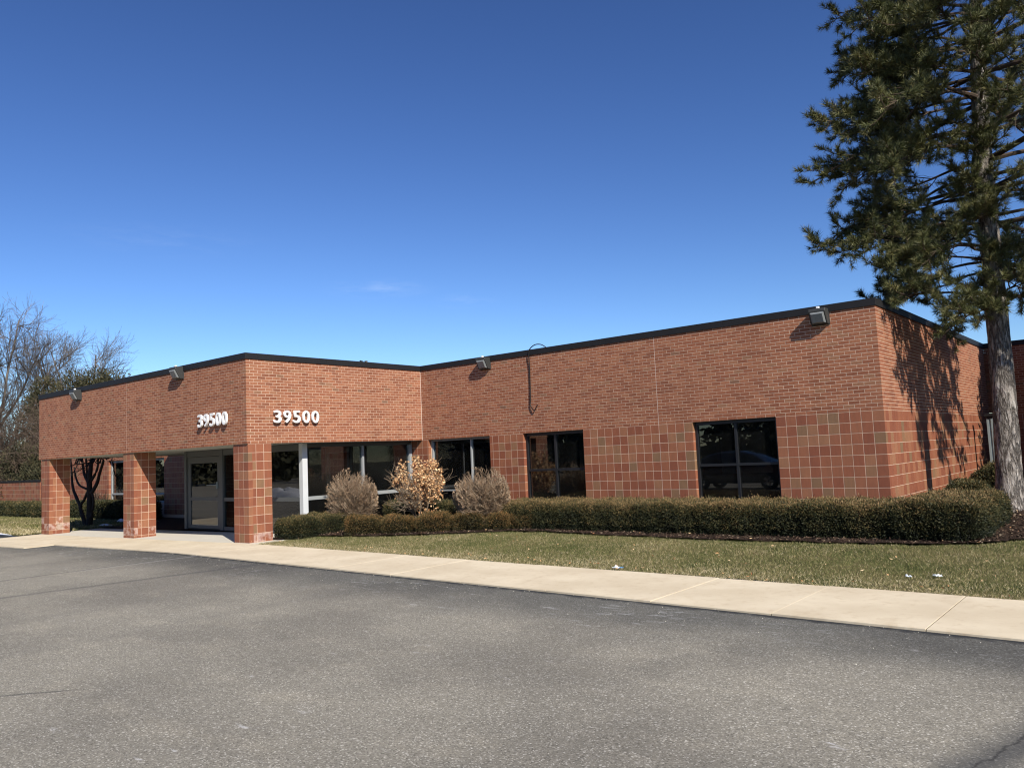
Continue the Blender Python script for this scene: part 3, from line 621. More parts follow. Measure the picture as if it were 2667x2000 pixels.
o = tube('loose_cable', [(-7.74, .1, CT+.005), (-7.85, .03, CT+.09), (-8.0, -.02, CT+.10), (-8.14, -.045, CT+.02), (-8.19, -.05, 4.22), (-8.20, -.03, 3.9), (-8.21, -.025, 3.4), (-8.22, -.03, 3.05), (-8.23, -.03, 2.93), (-8.16, -.04, 2.83), (-8.09, -.05, 2.79), (-8.04, -.05, 2.85), (-7.99, -.05, 2.92)], .013, MT['black'])
set_label(o, 'black cable looping over the roof edge and hanging down the brick wall', 'cable')
# post with cap by the end wall
t = thing('utility_post', 'grey metal post with flat black cap behind the pine trunk', 'post', (.42, 8.2, .1))
boxes('post', [(-.075, -.02, -.04, .04, 0, 2.06), (.02, .075, -.04, .04, 0, 2.06), (-.02, .02, -.015, .015, 0, 2.0)], MT['grey_metal'], t, .004)
boxes('cap', [(-.12, .12, -.09, .09, 2.06, 2.12), (-.07, .07, -.05, .05, 2.0, 2.06)], MT['black'], t, .006)

# low screen wall at far left
t = thing('screen_wall', 'low tiled wall with dark coping left of the portico', 'wall', (-50, 0, 0))
core('wall_body', (10.6, 0), 0, -30, -.01, -.3, 1.45, .24, [], t)
TIL2 = []; sv = TIL; TIL = TIL2
tile_rows((10.6, 0), 0, -30, 0, 1.46, 8, None)
TIL = sv
app = sorted(range(len(TIL2)), key=lambda i: -TIL2[i][3])
sub = [TIL2[i] for i in app]
V = np.concatenate([wallmap(q[0], q[1])(box_verts(q[2], q[3], 0, .08, q[4], q[5])) for q in sub]); n = len(sub)
o = link('tilework', raw_mesh('tilework', V, (np.arange(n)[:, None, None]*8+BOXF[None]).reshape(-1, 4), {'rnd': np.repeat(rng.random(n), 8), 'salt': np.zeros(n*8)}), MT['tile'], t); o['kind'] = 'stuff'
boxes('coping', [(-19.5, 10.65, -.03, .28, 1.46, 1.54)], MT['coping'], t, .004)

# ------------------------------------------------------------------ hedges
def rbox_points(n, c, s, r):
    """points and normals on a rounded box (no bottom). c centre of base, s full size"""
    hx, hy, hz = s[0]/2, s[1]/2, s[2]
    areas = np.array([s[0]*s[1], s[0]*hz, s[0]*hz, s[1]*hz, s[1]*hz]); f = rng.choice(5, n, p=areas/areas.sum()); u = rng.random(n)*2-1; v = rng.random(n)*2-1; w_ = rng.random(n)
    P = np.empty((n, 3))
    for k, (ax, ay, az) in enumerate([(u*hx, v*hy, np.full(n, hz)), (u*hx, np.full(n, -hy), w_*hz), (u*hx, np.full(n, hy), w_*hz), (np.full(n, -hx), u*hy, w_*hz), (np.full(n, hx), u*hy, w_*hz)]):
        m = f == k; P[m] = np.stack([ax[m], ay[m], az[m]], -1)
    inner = np.stack([np.clip(P[:, 0], -hx+r, hx-r), np.clip(P[:, 1], -hy+r, hy-r), np.clip(P[:, 2], r*.5, hz-r)], -1)
    N = norm(P-inner); Q = inner+N*r
    return Q+np.array(c), N
def core_mesh(c, s, r, shrink):
    nx, ny = max(6, int(s[0]/.12)), max(6, int(s[1]/.12)); us = np.linspace(-1, 1, nx); vs = np.linspace(-1, 1, ny); ws = np.linspace(0, 1, 7)
    V = []; F = []; n0 = 0
    def sheet(A):
        nonlocal n0
        a, b_ = A.shape[:2]; i = np.arange(a*b_).reshape(a, b_)+n0; V.append(A.reshape(-1, 3)); F.append(np.stack([i[:-1, :-1], i[:-1, 1:], i[1:, 1:], i[1:, :-1]], -1).reshape(-1, 4)); n0 += a*b_
    hx, hy, hz = s[0]/2, s[1]/2, s[2]
    U, W_ = np.meshgrid(us, ws); sheet(np.stack([U*hx, 0*U-hy, W_*hz], -1)); sheet(np.stack([-U*hx, 0*U+hy, W_*hz], -1))
    U, W_ = np.meshgrid(vs, ws); sheet(np.stack([0*U+hx, U*hy, W_*hz], -1)); sheet(np.stack([0*U-hx, -U*hy, W_*hz], -1))
    U, W_ = np.meshgrid(us, vs); sheet(np.stack([U*hx, W_*hy, 0*U+hz], -1))
    P = np.concatenate(V); inner = np.stack([np.clip(P[:, 0], -hx+r, hx-r), np.clip(P[:, 1], -hy+r, hy-r), np.clip(P[:, 2], r*.5, hz-r)], -1)
    N = norm(P-inner); Q = inner+N*(r-shrink)+np.array(c); Q = Q+N*(lump(Q, 1.3)*.045)[:, None]
    return Q, np.concatenate(F)
def hedge(name, label, blocks, mat, dens=5200, leaf=(.034, .012), group=None, cat='hedge', topburn=.25, inner=None, amp=.065):
    """blocks: (cx,cy,sx,sy,height,r,rot)"""
    x0, y0 = blocks[0][:2]; t = thing(name, label, cat, (x0, y0, float(gz(x0, y0))), 0, group)
    acc = Acc(); cV = []; cF = []; n0 = 0
    for (cx, cy, sx_, sy_, h, r, rot) in blocks:
        z = float(gz(cx, cy)); s = (sx_, sy_, h); area = sx_*sy_+2*h*(sx_+sy_); n = int(area*dens)
        ca, sa = math.cos(rot), math.sin(rot); Rm = np.array([[ca, -sa, 0], [sa, ca, 0], [0, 0, 1]])
        Q, N = rbox_points(n, (0, 0, 0), s, r); Q = Q@Rm.T+np.array([cx, cy, z]); N = N@Rm.T
        stray = (rng.random(n) < .02)*rng.random(n)*.09
        Q = Q+N*(lump(Q, 1.3)*amp+lump(Q, 4.)*.018+.02*rng.normal(size=n)-.012+stray)[:, None]
        keep = np.ones(n, bool)
        for (ox, oy, osx, osy, oh, orr, orot) in blocks:
            if (ox, oy) == (cx, cy): continue
            c2, s2 = math.cos(-orot), math.sin(-orot); lx = (Q[:, 0]-ox)*c2-(Q[:, 1]-oy)*s2; ly = (Q[:, 0]-ox)*s2+(Q[:, 1]-oy)*c2
            keep &= ~((np.abs(lx) < osx/2-.06) & (np.abs(ly) < osy/2-.06) & (Q[:, 2] < z+oh-.06))
        Q, N = Q[keep], N[keep]; n = len(Q)
        D = norm(N*.9+rng.normal(size=(n, 3))*.55+np.array([0, 0, .22]))
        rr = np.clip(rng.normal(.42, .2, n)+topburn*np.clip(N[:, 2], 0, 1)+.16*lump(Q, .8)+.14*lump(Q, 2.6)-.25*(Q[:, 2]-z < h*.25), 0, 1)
        V, F, R = leaf_quads(Q-t_loc(t), D, leaf[0]*(.6+.8*rng.random(n)), leaf[1], rr); acc.add(V, F, R)
        # a few deeper, darker leaves fill the shell
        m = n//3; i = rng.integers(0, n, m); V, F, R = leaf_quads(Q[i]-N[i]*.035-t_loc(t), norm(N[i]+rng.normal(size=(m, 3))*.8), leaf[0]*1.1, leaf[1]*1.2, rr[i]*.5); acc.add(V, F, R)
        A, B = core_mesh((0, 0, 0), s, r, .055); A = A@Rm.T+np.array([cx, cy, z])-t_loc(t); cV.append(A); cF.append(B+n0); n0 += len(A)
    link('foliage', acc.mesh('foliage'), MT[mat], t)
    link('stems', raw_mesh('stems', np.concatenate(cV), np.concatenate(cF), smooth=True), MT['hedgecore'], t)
    return t
def t_loc(t): return np.array(t.location)
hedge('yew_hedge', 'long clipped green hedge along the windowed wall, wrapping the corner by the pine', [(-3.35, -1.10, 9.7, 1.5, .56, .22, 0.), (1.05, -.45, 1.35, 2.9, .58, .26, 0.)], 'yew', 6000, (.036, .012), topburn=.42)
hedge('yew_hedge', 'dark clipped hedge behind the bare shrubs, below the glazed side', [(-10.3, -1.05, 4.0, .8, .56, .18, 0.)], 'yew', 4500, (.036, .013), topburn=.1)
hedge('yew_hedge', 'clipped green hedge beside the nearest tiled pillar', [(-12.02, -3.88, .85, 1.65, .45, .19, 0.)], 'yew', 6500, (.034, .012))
ang = math.atan2(1.75, 3.25)
hd = []
for k, (u, L, h) in enumerate([(.0, .86, .47), (.245, .80, .43), (.485, .82, .47), (.715, .72, .48), (.915, .54, .43)]):
    hd.append((-10.75+3.15*u+.12, -3.42+1.6*u, L, .62, h*.87, .2, ang+rng.normal()*.04))
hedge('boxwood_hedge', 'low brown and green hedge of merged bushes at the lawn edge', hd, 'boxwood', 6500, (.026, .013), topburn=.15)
hedge('boxwood_bush', 'small orange brown bush between the low hedge and the long hedge', [(-7.62, -1.72, .55, .5, .36, .17, .2), (-7.12, -1.62, .6, .5, .37, .17, -.1)], 'boxwood', 7000, (.026, .013), cat='bush', topburn=.25)
hedge('yew_hedge', 'dark hedge on the lawn at the left edge, before the low wall', [(-38.6, -1.25, 8.6, 1.0, .62, .22, 0.)], 'yew', 2200, (.06, .025), topburn=.15)
hedge('yew_hedge', 'shaded hedge under the far window behind the portico pillars', [(-29.5, -.95, 7.0, .9, .68, .22, 0.)], 'yew', 1800, (.06, .025), topburn=.0)
for (x, y, sx_, sy_, h, lab) in [(.55, 3.9, .7, 1.5, .55, 'small green bush against the end wall in pine shade'), (.75, 6.3, .9, 1.7, .85, 'rounded green bush beside the grey post'), (2.9, 7.6, 1.7, 1.6, 1.25, 'tall green bush right of the pine trunk')]:
    hedge('juniper_bush', lab, [(x, y, sx_, sy_, h, min(sx_, sy_)*.45, 0.)], 'yew', 3000, (.05, .018), cat='bush', amp=.12, topburn=.2)

# ------------------------------------------------------------------ bare shrubs
def bare_shrub(label, x, y, R, h, nst=60, tint=.5):
    z = float(gz(x, y)); t = thing('bare_shrub', label, 'shrub', (x, y, z), 0, 'leafless rounded shrubs'); acc = Acc()
    S0 = np.stack([rng.normal(size=nst)*.07, rng.normal(size=nst)*.07, np.zeros(nst)], -1)
    ph = rng.random(nst)*2*np.pi; an = np.sqrt(rng.random(nst))*.8
    D = np.stack([np.sin(an)*np.cos(ph), np.sin(an)*np.sin(ph), np.cos(an)], -1)
    p, d, r = grow(S0, D, h*.62*(.75+.4*rng.random(nst)), .013, .0075, 5, .16, .03, acc, 4, np.clip(rng.normal(.55, .2, nst), 0, 1))
    c0 = np.array([0, 0, h*.55])
    def clip_dome(P): q = (P-c0)/np.array([R, R, h*.47]); return (q**2).sum(1) < 1.02
    for lv, (k, L, rr, a) in enumerate([(7, .34, .0060, .55), (6, .25, .0046, .6), (5, .17, .0038, .6)]):
        P, Dc, rc, fr, pi = spawn(p, d, r, k, .25 if lv == 0 else .2, 1., a)
        m = clip_dome(P); P, Dc = P[m], Dc[m]; N = len(P)
        Dc = norm(Dc+.25*norm(P-np.array([0, 0, h*.1])))
        p, d, r = grow(P, Dc, L*(.6+.7*rng.random(N)), rr, rr*.65, 3, .2, .08, acc, 3, np.clip(rng.normal(.5+.12*lv, .2, N), 0, 1))
    # twigs end at the sheared dome
    V = np.concatenate(acc.V); q = (V-c0)/np.array([R*1.03, R*1.03, h*.5]); l = np.sqrt((q**2).sum(1)); f = np.where((l > 1) & (V[:, 2] > h*.4), 1/np.maximum(l, 1)*1+.0, 1.)
    jit = 1+.10*np.repeat(rng.random(len(V)//2+1), 2)[:len(V)]
    V = np.where((f < 1)[:, None], c0+(V-c0)*np.minimum(f*jit, 1.)[:, None], V)
    link('twigs', raw_mesh('twigs', V, np.concatenate(acc.F), {'rnd': np.concatenate(acc.R)}), MT['twig'], t)
    return t
bare_shrub('leafless rounded shrub nearest the portico pillar, left of the tan leafed shrub', -12.0+.08, -2.76, .61, 1.42)
bare_shrub('leafless rounded shrub right of the tan leafed shrub, before the tiled wall', -8.36, -1.85, .61, 1.36)
# shrub with dry leaves
def leafy_shrub(x, y, R, h):
    z = float(gz(x, y)); t = thing('leafy_shrub', 'shrub still holding dry tan leaves between the two bare shrubs', 'shrub', (x, y, z)); acc = Acc()
    n = 9; S0 = np.stack([rng.normal(size=n)*.05, rng.normal(size=n)*.05, np.zeros(n)], -1); ph = np.arange(n)*2*np.pi/n+rng.random(n)*.5; an = .12+.32*rng.random(n)
    p, d, r = grow(S0, np.stack([np.sin(an)*np.cos(ph), np.sin(an)*np.sin(ph), np.cos(an)], -1), h*.8, .018, .008, 6, .14, .03, acc, 5, np.full(n, .3))
    LP = []; LD = []
    for lv, (k, L, rr, a, f0) in enumerate([(10, .42, .007, .7, .3), (8, .26, .005, .7, .25)]):
        P, Dc, rc, fr, pi = spawn(p, d, r, k, f0, 1., a); N = len(P)
        p, d, r = grow(P, Dc, L*(.6+.7*rng.random(N)), rr, rr*.6, 3, .2, .06, acc, 3, np.full(N, .35))
        P, Dc, rc, fr, pi = spawn(p, d, r, 12 if lv else 5, .2, 1., .9); LP.append(P); LD.append(Dc)
    P = np.concatenate(LP); D = np.concatenate(LD); q = (P-np.array([0, 0, h*.64]))/np.array([R, R, h*.38]); m = (q**2).sum(1) < 1.15*(1+.35*lump(P, 1.8)); P, D = P[m], D[m]; n = len(P)
    # two low leafy sprays as in the garden
    D[:, 2] -= .5
    V, F, R_ = leaf_quads(P, D, .066*(.6+.7*rng.random(n)), .040, np.clip(rng.normal(.58, .26, n), 0, 1), .12)
    link('branches', acc.mesh('branches'), MT['twig'], t); link('leaves', raw_mesh('leaves', V, F, {'rnd': R_}), MT['deadleaf'], t)
    P = np.stack([rng.normal(.35, .14, 60), rng.normal(-.1, .1, 60), rng.normal(.42, .06, 60)], -1); V, F, R_ = leaf_quads(P, rng.normal(size=(60, 3)), .06, .034, rng.random(60), .12); link('leaves', raw_mesh('leaves', V, F, {'rnd': R_}), MT['deadleaf'], t)
leafy_shrub(-10.12, -2.12, .58, 1.70)
t = thing('bare_shrub', 'small reddish bare shrub against the far wall behind the portico', 'shrub', (-32.3, -.35, -.1)); acc = Acc()
n = 40; p, d, r = grow(np.zeros((n, 3)), norm(np.stack([rng.normal(size=n)*.5, rng.normal(size=n)*.3, np.ones(n)], -1)), .95, .012, .008, 4, .15, .02, acc, 3); P, Dc, *_ = spawn(p, d, r, 6, .4, 1, .6); grow(P, Dc, .3, .008, .005, 3, .2, .05, acc, 3)
link('twigs', acc.mesh('twigs'), MT['brush'], t)
# small tree in the court behind the portico (several stems, in shade)
t = thing('court_tree', 'dark multi stemmed bare tree behind the portico pillars', 'tree', (-26.0, -3.2, -.13)); acc = Acc(); t.scale = (.88, .88, .88)
stem = [([(0, 0, -.1), (.02, 0, .5), (.03, 0, 1.2), (.0, 0, 1.9), (-.05, .1, 2.7), (.0, .2, 3.6)], (.27, .23, .21, .2, .12, .05)),
        ([(-.25, 0, -.1), (-.55, -.05, .45), (-.75, -.05, .8), (-.5, 0, 1.05), (-.2, 0, 1.35), (-.1, .1, 1.6)], (.17, .15, .13, .10, .1, .1)),
        ([(-.7, -.05, .75), (-1.0, -.1, 1.15), (-1.35, -.1, 1.55), (-1.5, -.1, 2.2), (-1.6, -.1, 3.)], (.13, .12, .1, .08, .04)),
        ([(.1, 0, 1.25), (.45, .1, 1.7), (.7, .1, 2.1), (1.05, .1, 2.6), (1.3, .1, 3.2)], (.15, .13, .11, .09, .04)),
        ([(.15, 0, .35), (.36, 0, .8), (.33, 0, 1.15), (.15, 0, 1.4)], (.13, .1, .09, .09)),
        ([(-.1, 0, 1.35), (-.4, .1, 1.75), (-.75, .1, 2.1), (-.95, .1, 2.7), (-1.1, .1, 3.3)], (.14, .11, .1, .08, .03)),
        ([(-.3, 0, 1.5), (-.7, -.1, 1.65), (-1.05, -.1, 1.95), (-1.25, -.1, 2.4)], (.09, .08, .07, .05)),
        ([(-.05, 0, 1.7), (-.3, .2, 2.2), (-.45, .3, 3.)], (.13, .1, .04)), ([(.05, 0, 1.75), (.25, .2, 2.3), (.35, .2, 3.1)], (.12, .09, .04)), ([(-.55, .1, 1.95), (-.5, .1, 2.4), (-.65, .1, 3.0)], (.08, .07, .03))]
for i, (pp, rr) in enumerate(stem): tube('trunk' if i == 0 else 'limb', pp, tuple(np.array(rr)*.52), MT['darkbark'], t, 10)
n = 60; p, d, r = grow(np.stack([rng.normal(-.2, .7, n), rng.normal(.1, .3, n), rng.uniform(2.5, 3.2, n)], -1), norm(rng.normal(size=(n, 3))+np.array([0, 0, 1.2])), .9, .03, .012, 4, .2, .03, acc, 4); P, Dc, *_ = spawn(p, d, r, 5, .3, 1, .7); grow(P, Dc, .35, .01, .006, 3, .2, .02, acc, 3)
link('crown', acc.mesh('crown'), MT['darkbark'], t)

# ------------------------------------------------------------------ the pine
def pine(label, x, y, zb, H, heroes, whorl_z, seed, dens=1., avoid=None, lean=(0, 0), nk=5):
    global rng
    old = rng; rng = np.random.default_rng(seed)
    t = thing('pine_tree', label, 'tree', (x, y, zb), 0)
    nz, na = 150, 40; zz = np.linspace(-.3, H, nz); th = np.linspace(0, 2*np.pi, na, endpoint=False)
    Z, A = np.meshgrid(zz, th, indexing='ij')
    rad = .225*(1-np.clip(Z, 0, H)/H*.55)*(1-.9*np.clip((Z-H*.6)/(H*.4), 0, 1)**1.5)+.16*np.exp(-np.clip(Z+.05, 0, 9)/.28)*(1+.25*np.sin(A*5+1))
    rad = rad*(1+.045*np.sin(A*9+Z*2.)*np.sin(Z*7+A*3)+.03*np.sin(A*17-Z*5)*np.sin(Z*13)+.02*np.sin(A*3+Z*1.3))
    cx = lean[0]*np.clip(Z, 0, 99)+.03*np.sin(Z*.7); cy = lean[1]*np.clip(Z, 0, 99)
    V = np.stack([cx+rad*np.cos(A), cy+rad*np.sin(A), Z], -1).reshape(-1, 3); i = np.arange(nz*na).reshape(nz, na); j = np.roll(i, -1, 1)
    F = np.stack([i[:-1], j[:-1], j[1:], i[1:]], -1).reshape(-1, 4); link('trunk', raw_mesh('trunk', V, F, smooth=True), MT['pinebark'], t)
    # limbs
    Bz = []; B0 = []; B1 = []
    for (zs, tip) in heroes: B0.append((lean[0]*zs, lean[1]*zs, zs)); B1.append(tip)
    for zs in whorl_z:
        k = nk+(2 if zs > 7 and avoid is not None else 0); ph0 = rng.random()*6.28
        for q in range(k):
            ph = ph0+q*2*np.pi/k+rng.normal()*.2; frac = zs/H
            L = (2.2+2.4*np.sin(np.pi*min(1, max(0, (frac-.18)/.86)))**.8)*(1-.55*max(0, frac-.55)/.45)*(.75+.4*rng.random())
            if avoid is not None:
                da = (ph-avoid+np.pi) % (2*np.pi)-np.pi
                if abs(da) < .8: L = min(L, 1.6+.6*rng.random() if zs < 9.3 else 2.2)
                elif abs(da) < 1.5: L = min(L, 2.1+.5*rng.random())
                ds = (ph+.435+np.pi) % (2*np.pi)-np.pi
                if abs(ds) < .6 and zs < 5.1: L = min(L, .9)
                dc = (ph+1.43+np.pi) % (2*np.pi)-np.pi
                if abs(dc) < .75 and zs < 7.0: L = min(L, .55)
                if math.sin(ph) < 0: L = min(L, (y+max(0, (zs-4.7)/1.87)-.35)/-math.sin(ph))
                L = max(L, .5)
            dz = -.12*L+rng.normal()*.25+(.35*L if frac > .75 else 0)
            B0.append((lean[0]*zs, lean[1]*zs, zs)); B1.append((np.cos(ph)*L, np.sin(ph)*L, zs+dz))
    B0 = np.array(B0); B1 = np.array(B1); N = len(B0); m = 9; L = np.linalg.norm(B1-B0, axis=1)
    tt = np.linspace(0, 1, m+1)[:, None, None]
    sag = (np.sin(np.pi*tt)*(.07*L)[None, :, None])*np.array([0, 0, 1.])
    wob = np.cumsum(rng.normal(size=(m+1, N, 3))*.05, 0)*tt*(1-tt)*3
    pts = B0[None]*(1-tt)+B1[None]*tt+sag+wob; dirs = norm(np.diff(pts, axis=0)); rad = (.010+.010*L)[None]*(1-.86*np.linspace(0, 1, m+1)[:, None])
    acc = Acc(); tint = rng.random(N)*.5
    for k in range(m): acc.add(*prisms(pts[k], pts[k+1]+dirs[k]*.01, rad[k], rad[k+1], 6, tint))
    # side branches lie mostly in the limb's own plane, tips rising
    P, D, r_, fr, pi = spawn(pts, dirs, rad, 15, .38, 1.0, .85)
    D[:, 2] *= .52; D = norm(D); n = len(P)
    L2 = (.40+.70*(1-fr)*(.5+.5*np.minimum(L[pi]/3, 1)))*(.6+.6*rng.random(n))
    p2, d2, r2_ = grow(P, D, L2, .012, .006, 4, .13, .05, acc, 4)
    # dead inner twigs
    Pd, Dd, rd, *_ = spawn(pts, dirs, rad, 4, .05, .45, 1.1); grow(Pd, Dd, .4*(.4+rng.random(len(Pd))), .006, .003, 3, .25, -.03, acc, 3)
    P3, D3, r3, f3, _ = spawn(p2, d2, r2_, 5, .25, 1.0, .7)
    P3 = np.concatenate([P3, p2[-1], pts[-1]]); D3 = np.concatenate([D3, d2[-1], dirs[-1]]); n3 = len(P3); D3 = norm(D3+np.array([0, 0, .25]))
    p3, d3, r3 = grow(P3, D3, .14*(.6+.8*rng.random(n3)), .006, .004, 2, .12, .12, acc, 3)
    link('limbs', acc.mesh('limbs'), MT['brush'], t)
    # needle brushes around every shoot
    kn = int(60*dens); ia = np.repeat(np.arange(n3), kn); f = rng.random(len(ia))**.7
    base = p3[0][ia]*(1-f)[:, None]+p3[2][ia]*f[:, None]; dv = d3[1][ia]; a, b_ = perp(dv); ph = rng.random(len(ia))*2*np.pi; an = 1.2-.6*f+.22*rng.normal(size=len(ia))
    dn = dv*np.cos(an)[:, None]+(a*np.cos(ph)[:, None]+b_*np.sin(ph)[:, None])*np.sin(an)[:, None]; dn[:, 2] += .08
    rr = np.clip(np.repeat(rng.normal(.5, .17, n3), kn)+rng.normal(size=len(ia))*.14, 0, 1)
    V, F, R_ = needle_tris(base, dn, .145*(.7+.45*rng.random(len(ia))), .0105, rr)
    o = link('crown', raw_mesh('crown', V, F, {'rnd': R_}), MT['needle'], t)
    # cones
    k = 40; i = rng.integers(0, len(pts[0]), k); C0 = pts[-2][i]+rng.normal(size=(k, 3))*.15
    rng = old
    return t
TX, TY, TZ = 1.52, 2.25, .19
def tipl(*p): return (p[0]-TX, p[1]-TY, p[2]-TZ)
heroes = []
for zs, tip in [(8.6, (-.95, .61, 8.1)), (7.7, (-1.09, .6, 6.97)), (6.6, (-1.12, .6, 5.57)), (10.3, (.02, .65, 9.88)), (9.5, (-.03, .65, 8.99)), (5.4, (.01, .65, 5.02)), (4.9, (.3, .67, 4.42)), (4.1, (1.05, .9, 3.95))]:
    heroes.append((zs-.2, tipl(*tip)))
    if tip[2] > 5: heroes.append((zs, tipl(tip[0]+.3, tip[1]+.75, tip[2]+.22))); heroes.append((zs-.35, tipl(tip[0]+.55, tip[1]+.1, tip[2]-.18)))
heroes += [(5.6, tipl(-.35, .75, 5.35)), (7.2, tipl(.4, -.2, 6.6)), (8.2, tipl(.6, -.6, 7.6)), (6.0, tipl(2.9, .4, 6.2)), (5.2, tipl(3.4, 4.2, 4.9)), (4.8, tipl(2.6, 5.0, 4.6)), (5.8, tipl(4.2, 3.4, 5.6)), (4.7, tipl(3.8, 2.7, 4.6)), (6.3, tipl(3.0, 5.2, 6.2)), (5.4, tipl(1.6, 5.3, 5.2)), (6.6, tipl(4.6, 2.4, 6.4))]
pine('tall pine with grey scaly trunk and dark needles at the right edge', TX, TY, TZ, 13.5, heroes, [4.2, 4.9, 5.6, 6.3, 6.9, 7.5, 8.1, 8.7, 9.3, 9.9, 10.6, 11.3, 12.1, 12.9], 11, 1., avoid=math.atan2(-.64, -.77), lean=(.022, .012), nk=5)

# ------------------------------------------------------------------ background trees
def bare_tree(label, x, y, H, spread, seed, lean=(0, 0), group=None, dens=1., up=.05):
    global rng
    old = rng; rng = np.random.default_rng(seed); acc = Acc()
    t = thing('bare_tree', label, 'tree', (x, y, -.2), 0, group)
    tr = [(0, 0, -.3), (lean[0]*.3, lean[1]*.3, H*.12), (lean[0]*.8, lean[1]*.8, H*.25)]
    tube('trunk', tr, (H*.020, H*.016, H*.013), MT['bgtwig'], t, 8)
    n = 7; ph = np.arange(n)*2*np.pi/n+rng.random(n)*.6; an = .25+.5*rng.random(n); top = np.array(tr[-1])
    S0 = np.repeat(top[None], n, 0)-np.array([0, 0, 1])*(rng.random(n)*H*.10)[:, None]
    D = np.stack([np.sin(an)*np.cos(ph)*spread, np.sin(an)*np.sin(ph)*spread, np.cos(an)], -1)
    p, d, r = grow(S0, D, H*.62*(.8+.3*rng.random(n)), H*.0085, H*.0025, 8, .09, .02, acc, 5)
    for lv, (k, L, rr, a) in enumerate([(12, .30, .0020, .65), (9, .15, .0011, .6), (6, .085, .0008, .6)]):
        P, Dc, rc, fr, pi = spawn(p, d, r, int(k*dens), .15, 1., a); N = len(P)
        p, d, r = grow(P, Dc, H*L*(1.1-.6*fr)*(.6+.7*rng.random(N)), np.minimum(rc*.7, H*rr), H*rr*.5, 5-lv, .14, up, acc, 4 if lv == 0 else 3)
    link('crown', acc.mesh('crown'), MT['bgtwig'], t); rng = old
bare_tree('large bare tree filling the sky at the left edge', -63.8, 4.6, 16.3, 1.05, 3, (1., .4))
bare_tree('bare tree left of centre above the portico roof edge', -64.4, 12.0, 14.6, .72, 5)
bare_tree('short bare tree peeking over the roof, rightmost of the bare trees', -61, 16.4, 10.6, .8, 8)
def evergreen(name, label, x, y, H, R, seed, lobes=14, leaf=.28, n=9000, cone=False, mat='cedar', cat='tree', group=None, z0=.1):
    global rng
    old = rng; rng = np.random.default_rng(seed); t = thing(name, label, cat, (x, y, -.2), 0, group)
    tube('trunk', [(0, 0, -.2), (.1, 0, H*.4), (.05, .1, H*.8)], (H*.02+.04, H*.015, .03), MT['brush'], t, 7)
    acc = Acc()
    if cone:
        f = rng.random(n)**.65; zz = H*(1-f*(1-z0)); ph = rng.random(n)*2*np.pi; ring = 1+.22*np.sin(zz*5.5/H*6)+.15*np.sin(ph*7+zz*3)
        rr = R*f*ring*np.sqrt(rng.random(n))*.98+.03; P = np.stack([np.cos(ph)*rr, np.sin(ph)*rr, zz-.12*rr], -1); D = np.stack([np.cos(ph), np.sin(ph), -.25+0*ph], -1)+rng.normal(size=(n, 3))*.4
    else:
        c = np.stack([rng.normal(size=lobes)*R*.42, rng.normal(size=lobes)*R*.42, H*(z0+.16+(.86-z0-.16)*rng.random(lobes))], -1); c[:, :2] *= (1.15-.75*(c[:, 2:3]/H)); s = R*(.28+.22*rng.random(lobes))
        c[0] = (0, 0, H-s[0]*1.0)
        li = rng.integers(0, lobes, n); N = norm(rng.normal(size=(n, 3))); q = s[li]*(.55+.5*rng.random(n)); P = c[li]+N*q[:, None]*np.array([1, 1, 1.25])*(1+.3*lump(N*3+c[li], 1.))[:, None]; D = N+rng.normal(size=(n, 3))*.5+np.array([0, 0, .5])
    V, F, R_ = leaf_quads(P, D, leaf*(.6+.8*rng.random(n)), leaf*.42, np.clip(rng.normal(.5, .22, n)+.2*lump(P, .4), 0, 1), .1); acc.add(V, F, R_)
    link('crown', acc.mesh('crown'), MT[mat], t); rng = old; return t
evergreen('evergreen_tree', 'olive evergreen tree with pointed lobes over the left end of the portico roof', -55.2, 6.0, 8.5, 1.9, 2, 14, .20, 12000)
evergreen('evergreen_tree', 'broad dark evergreen tree below the middle bare tree', -55.5, 9.4, 9.3, 3.3, 4, 24, .20, 22000)
evergreen('evergreen_tree', 'tip of a far evergreen just above the portico side roof edge', -34.65, 16.8, 8.3, 1.5, 6, 8, .22, 5000, True)
evergreen('evergreen_tree', 'dense evergreen just beyond the right edge, shading the far wing wall', 5.6, 8.7, 11.5, 3.3, 9, 8, .26, 26000, True, z0=.03)
for i, (x, y, H, R, lab) in enumerate([(-46.5, 1.8, 3.4, 1.9, 'dark green bush just above the low wall, at the picture edge'), (-43.6, 2.0, 3.2, 1.8, 'dark green bush above the low wall, next to the portico'), (-50, 4.6, 6.6, 2.4, 'mixed evergreen behind the brown thicket at the left edge')]):
    evergreen('evergreen_bush', lab, x, y, H, R, 30+i, 16, .17, 9000, cat='bush', z0=.05)
def thicket(label, x, y, H, R, seed):
    global rng
    old = rng; rng = np.random.default_rng(seed); t = thing('bare_thicket', label, 'shrub', (x, y, -.2), 0, 'brown bare thickets'); acc = Acc(); n = 34
    an = np.sqrt(rng.random(n))*.75; ph = rng.random(n)*6.28; D = np.stack([np.sin(an)*np.cos(ph), np.sin(an)*np.sin(ph), np.cos(an)], -1)
    p, d, r = grow(np.stack([rng.normal(size=n)*R*.3, rng.normal(size=n)*R*.3, 0*ph], -1), D, H*.75*(.7+.4*rng.random(n)), .04, .016, 6, .15, .02, acc, 4)
    for k, L, rr, a in [(9, .28, .014, .6), (7, .16, .010, .6), (4, .10, .007, .6)]:
        P, Dc, rc, fr, pi = spawn(p, d, r, k, .15, 1., a); p, d, r = grow(P, Dc, H*L*(.6+.7*rng.random(len(P))), rr, rr*.6, 3, .2, -.01, acc, 3)
    link('twigs', acc.mesh('twigs'), MT['brush'], t); rng = old
thicket('brown bare thicket above the low wall, beside the portico edge', -45.6, 3.6, 6.2, 2.4, 41)
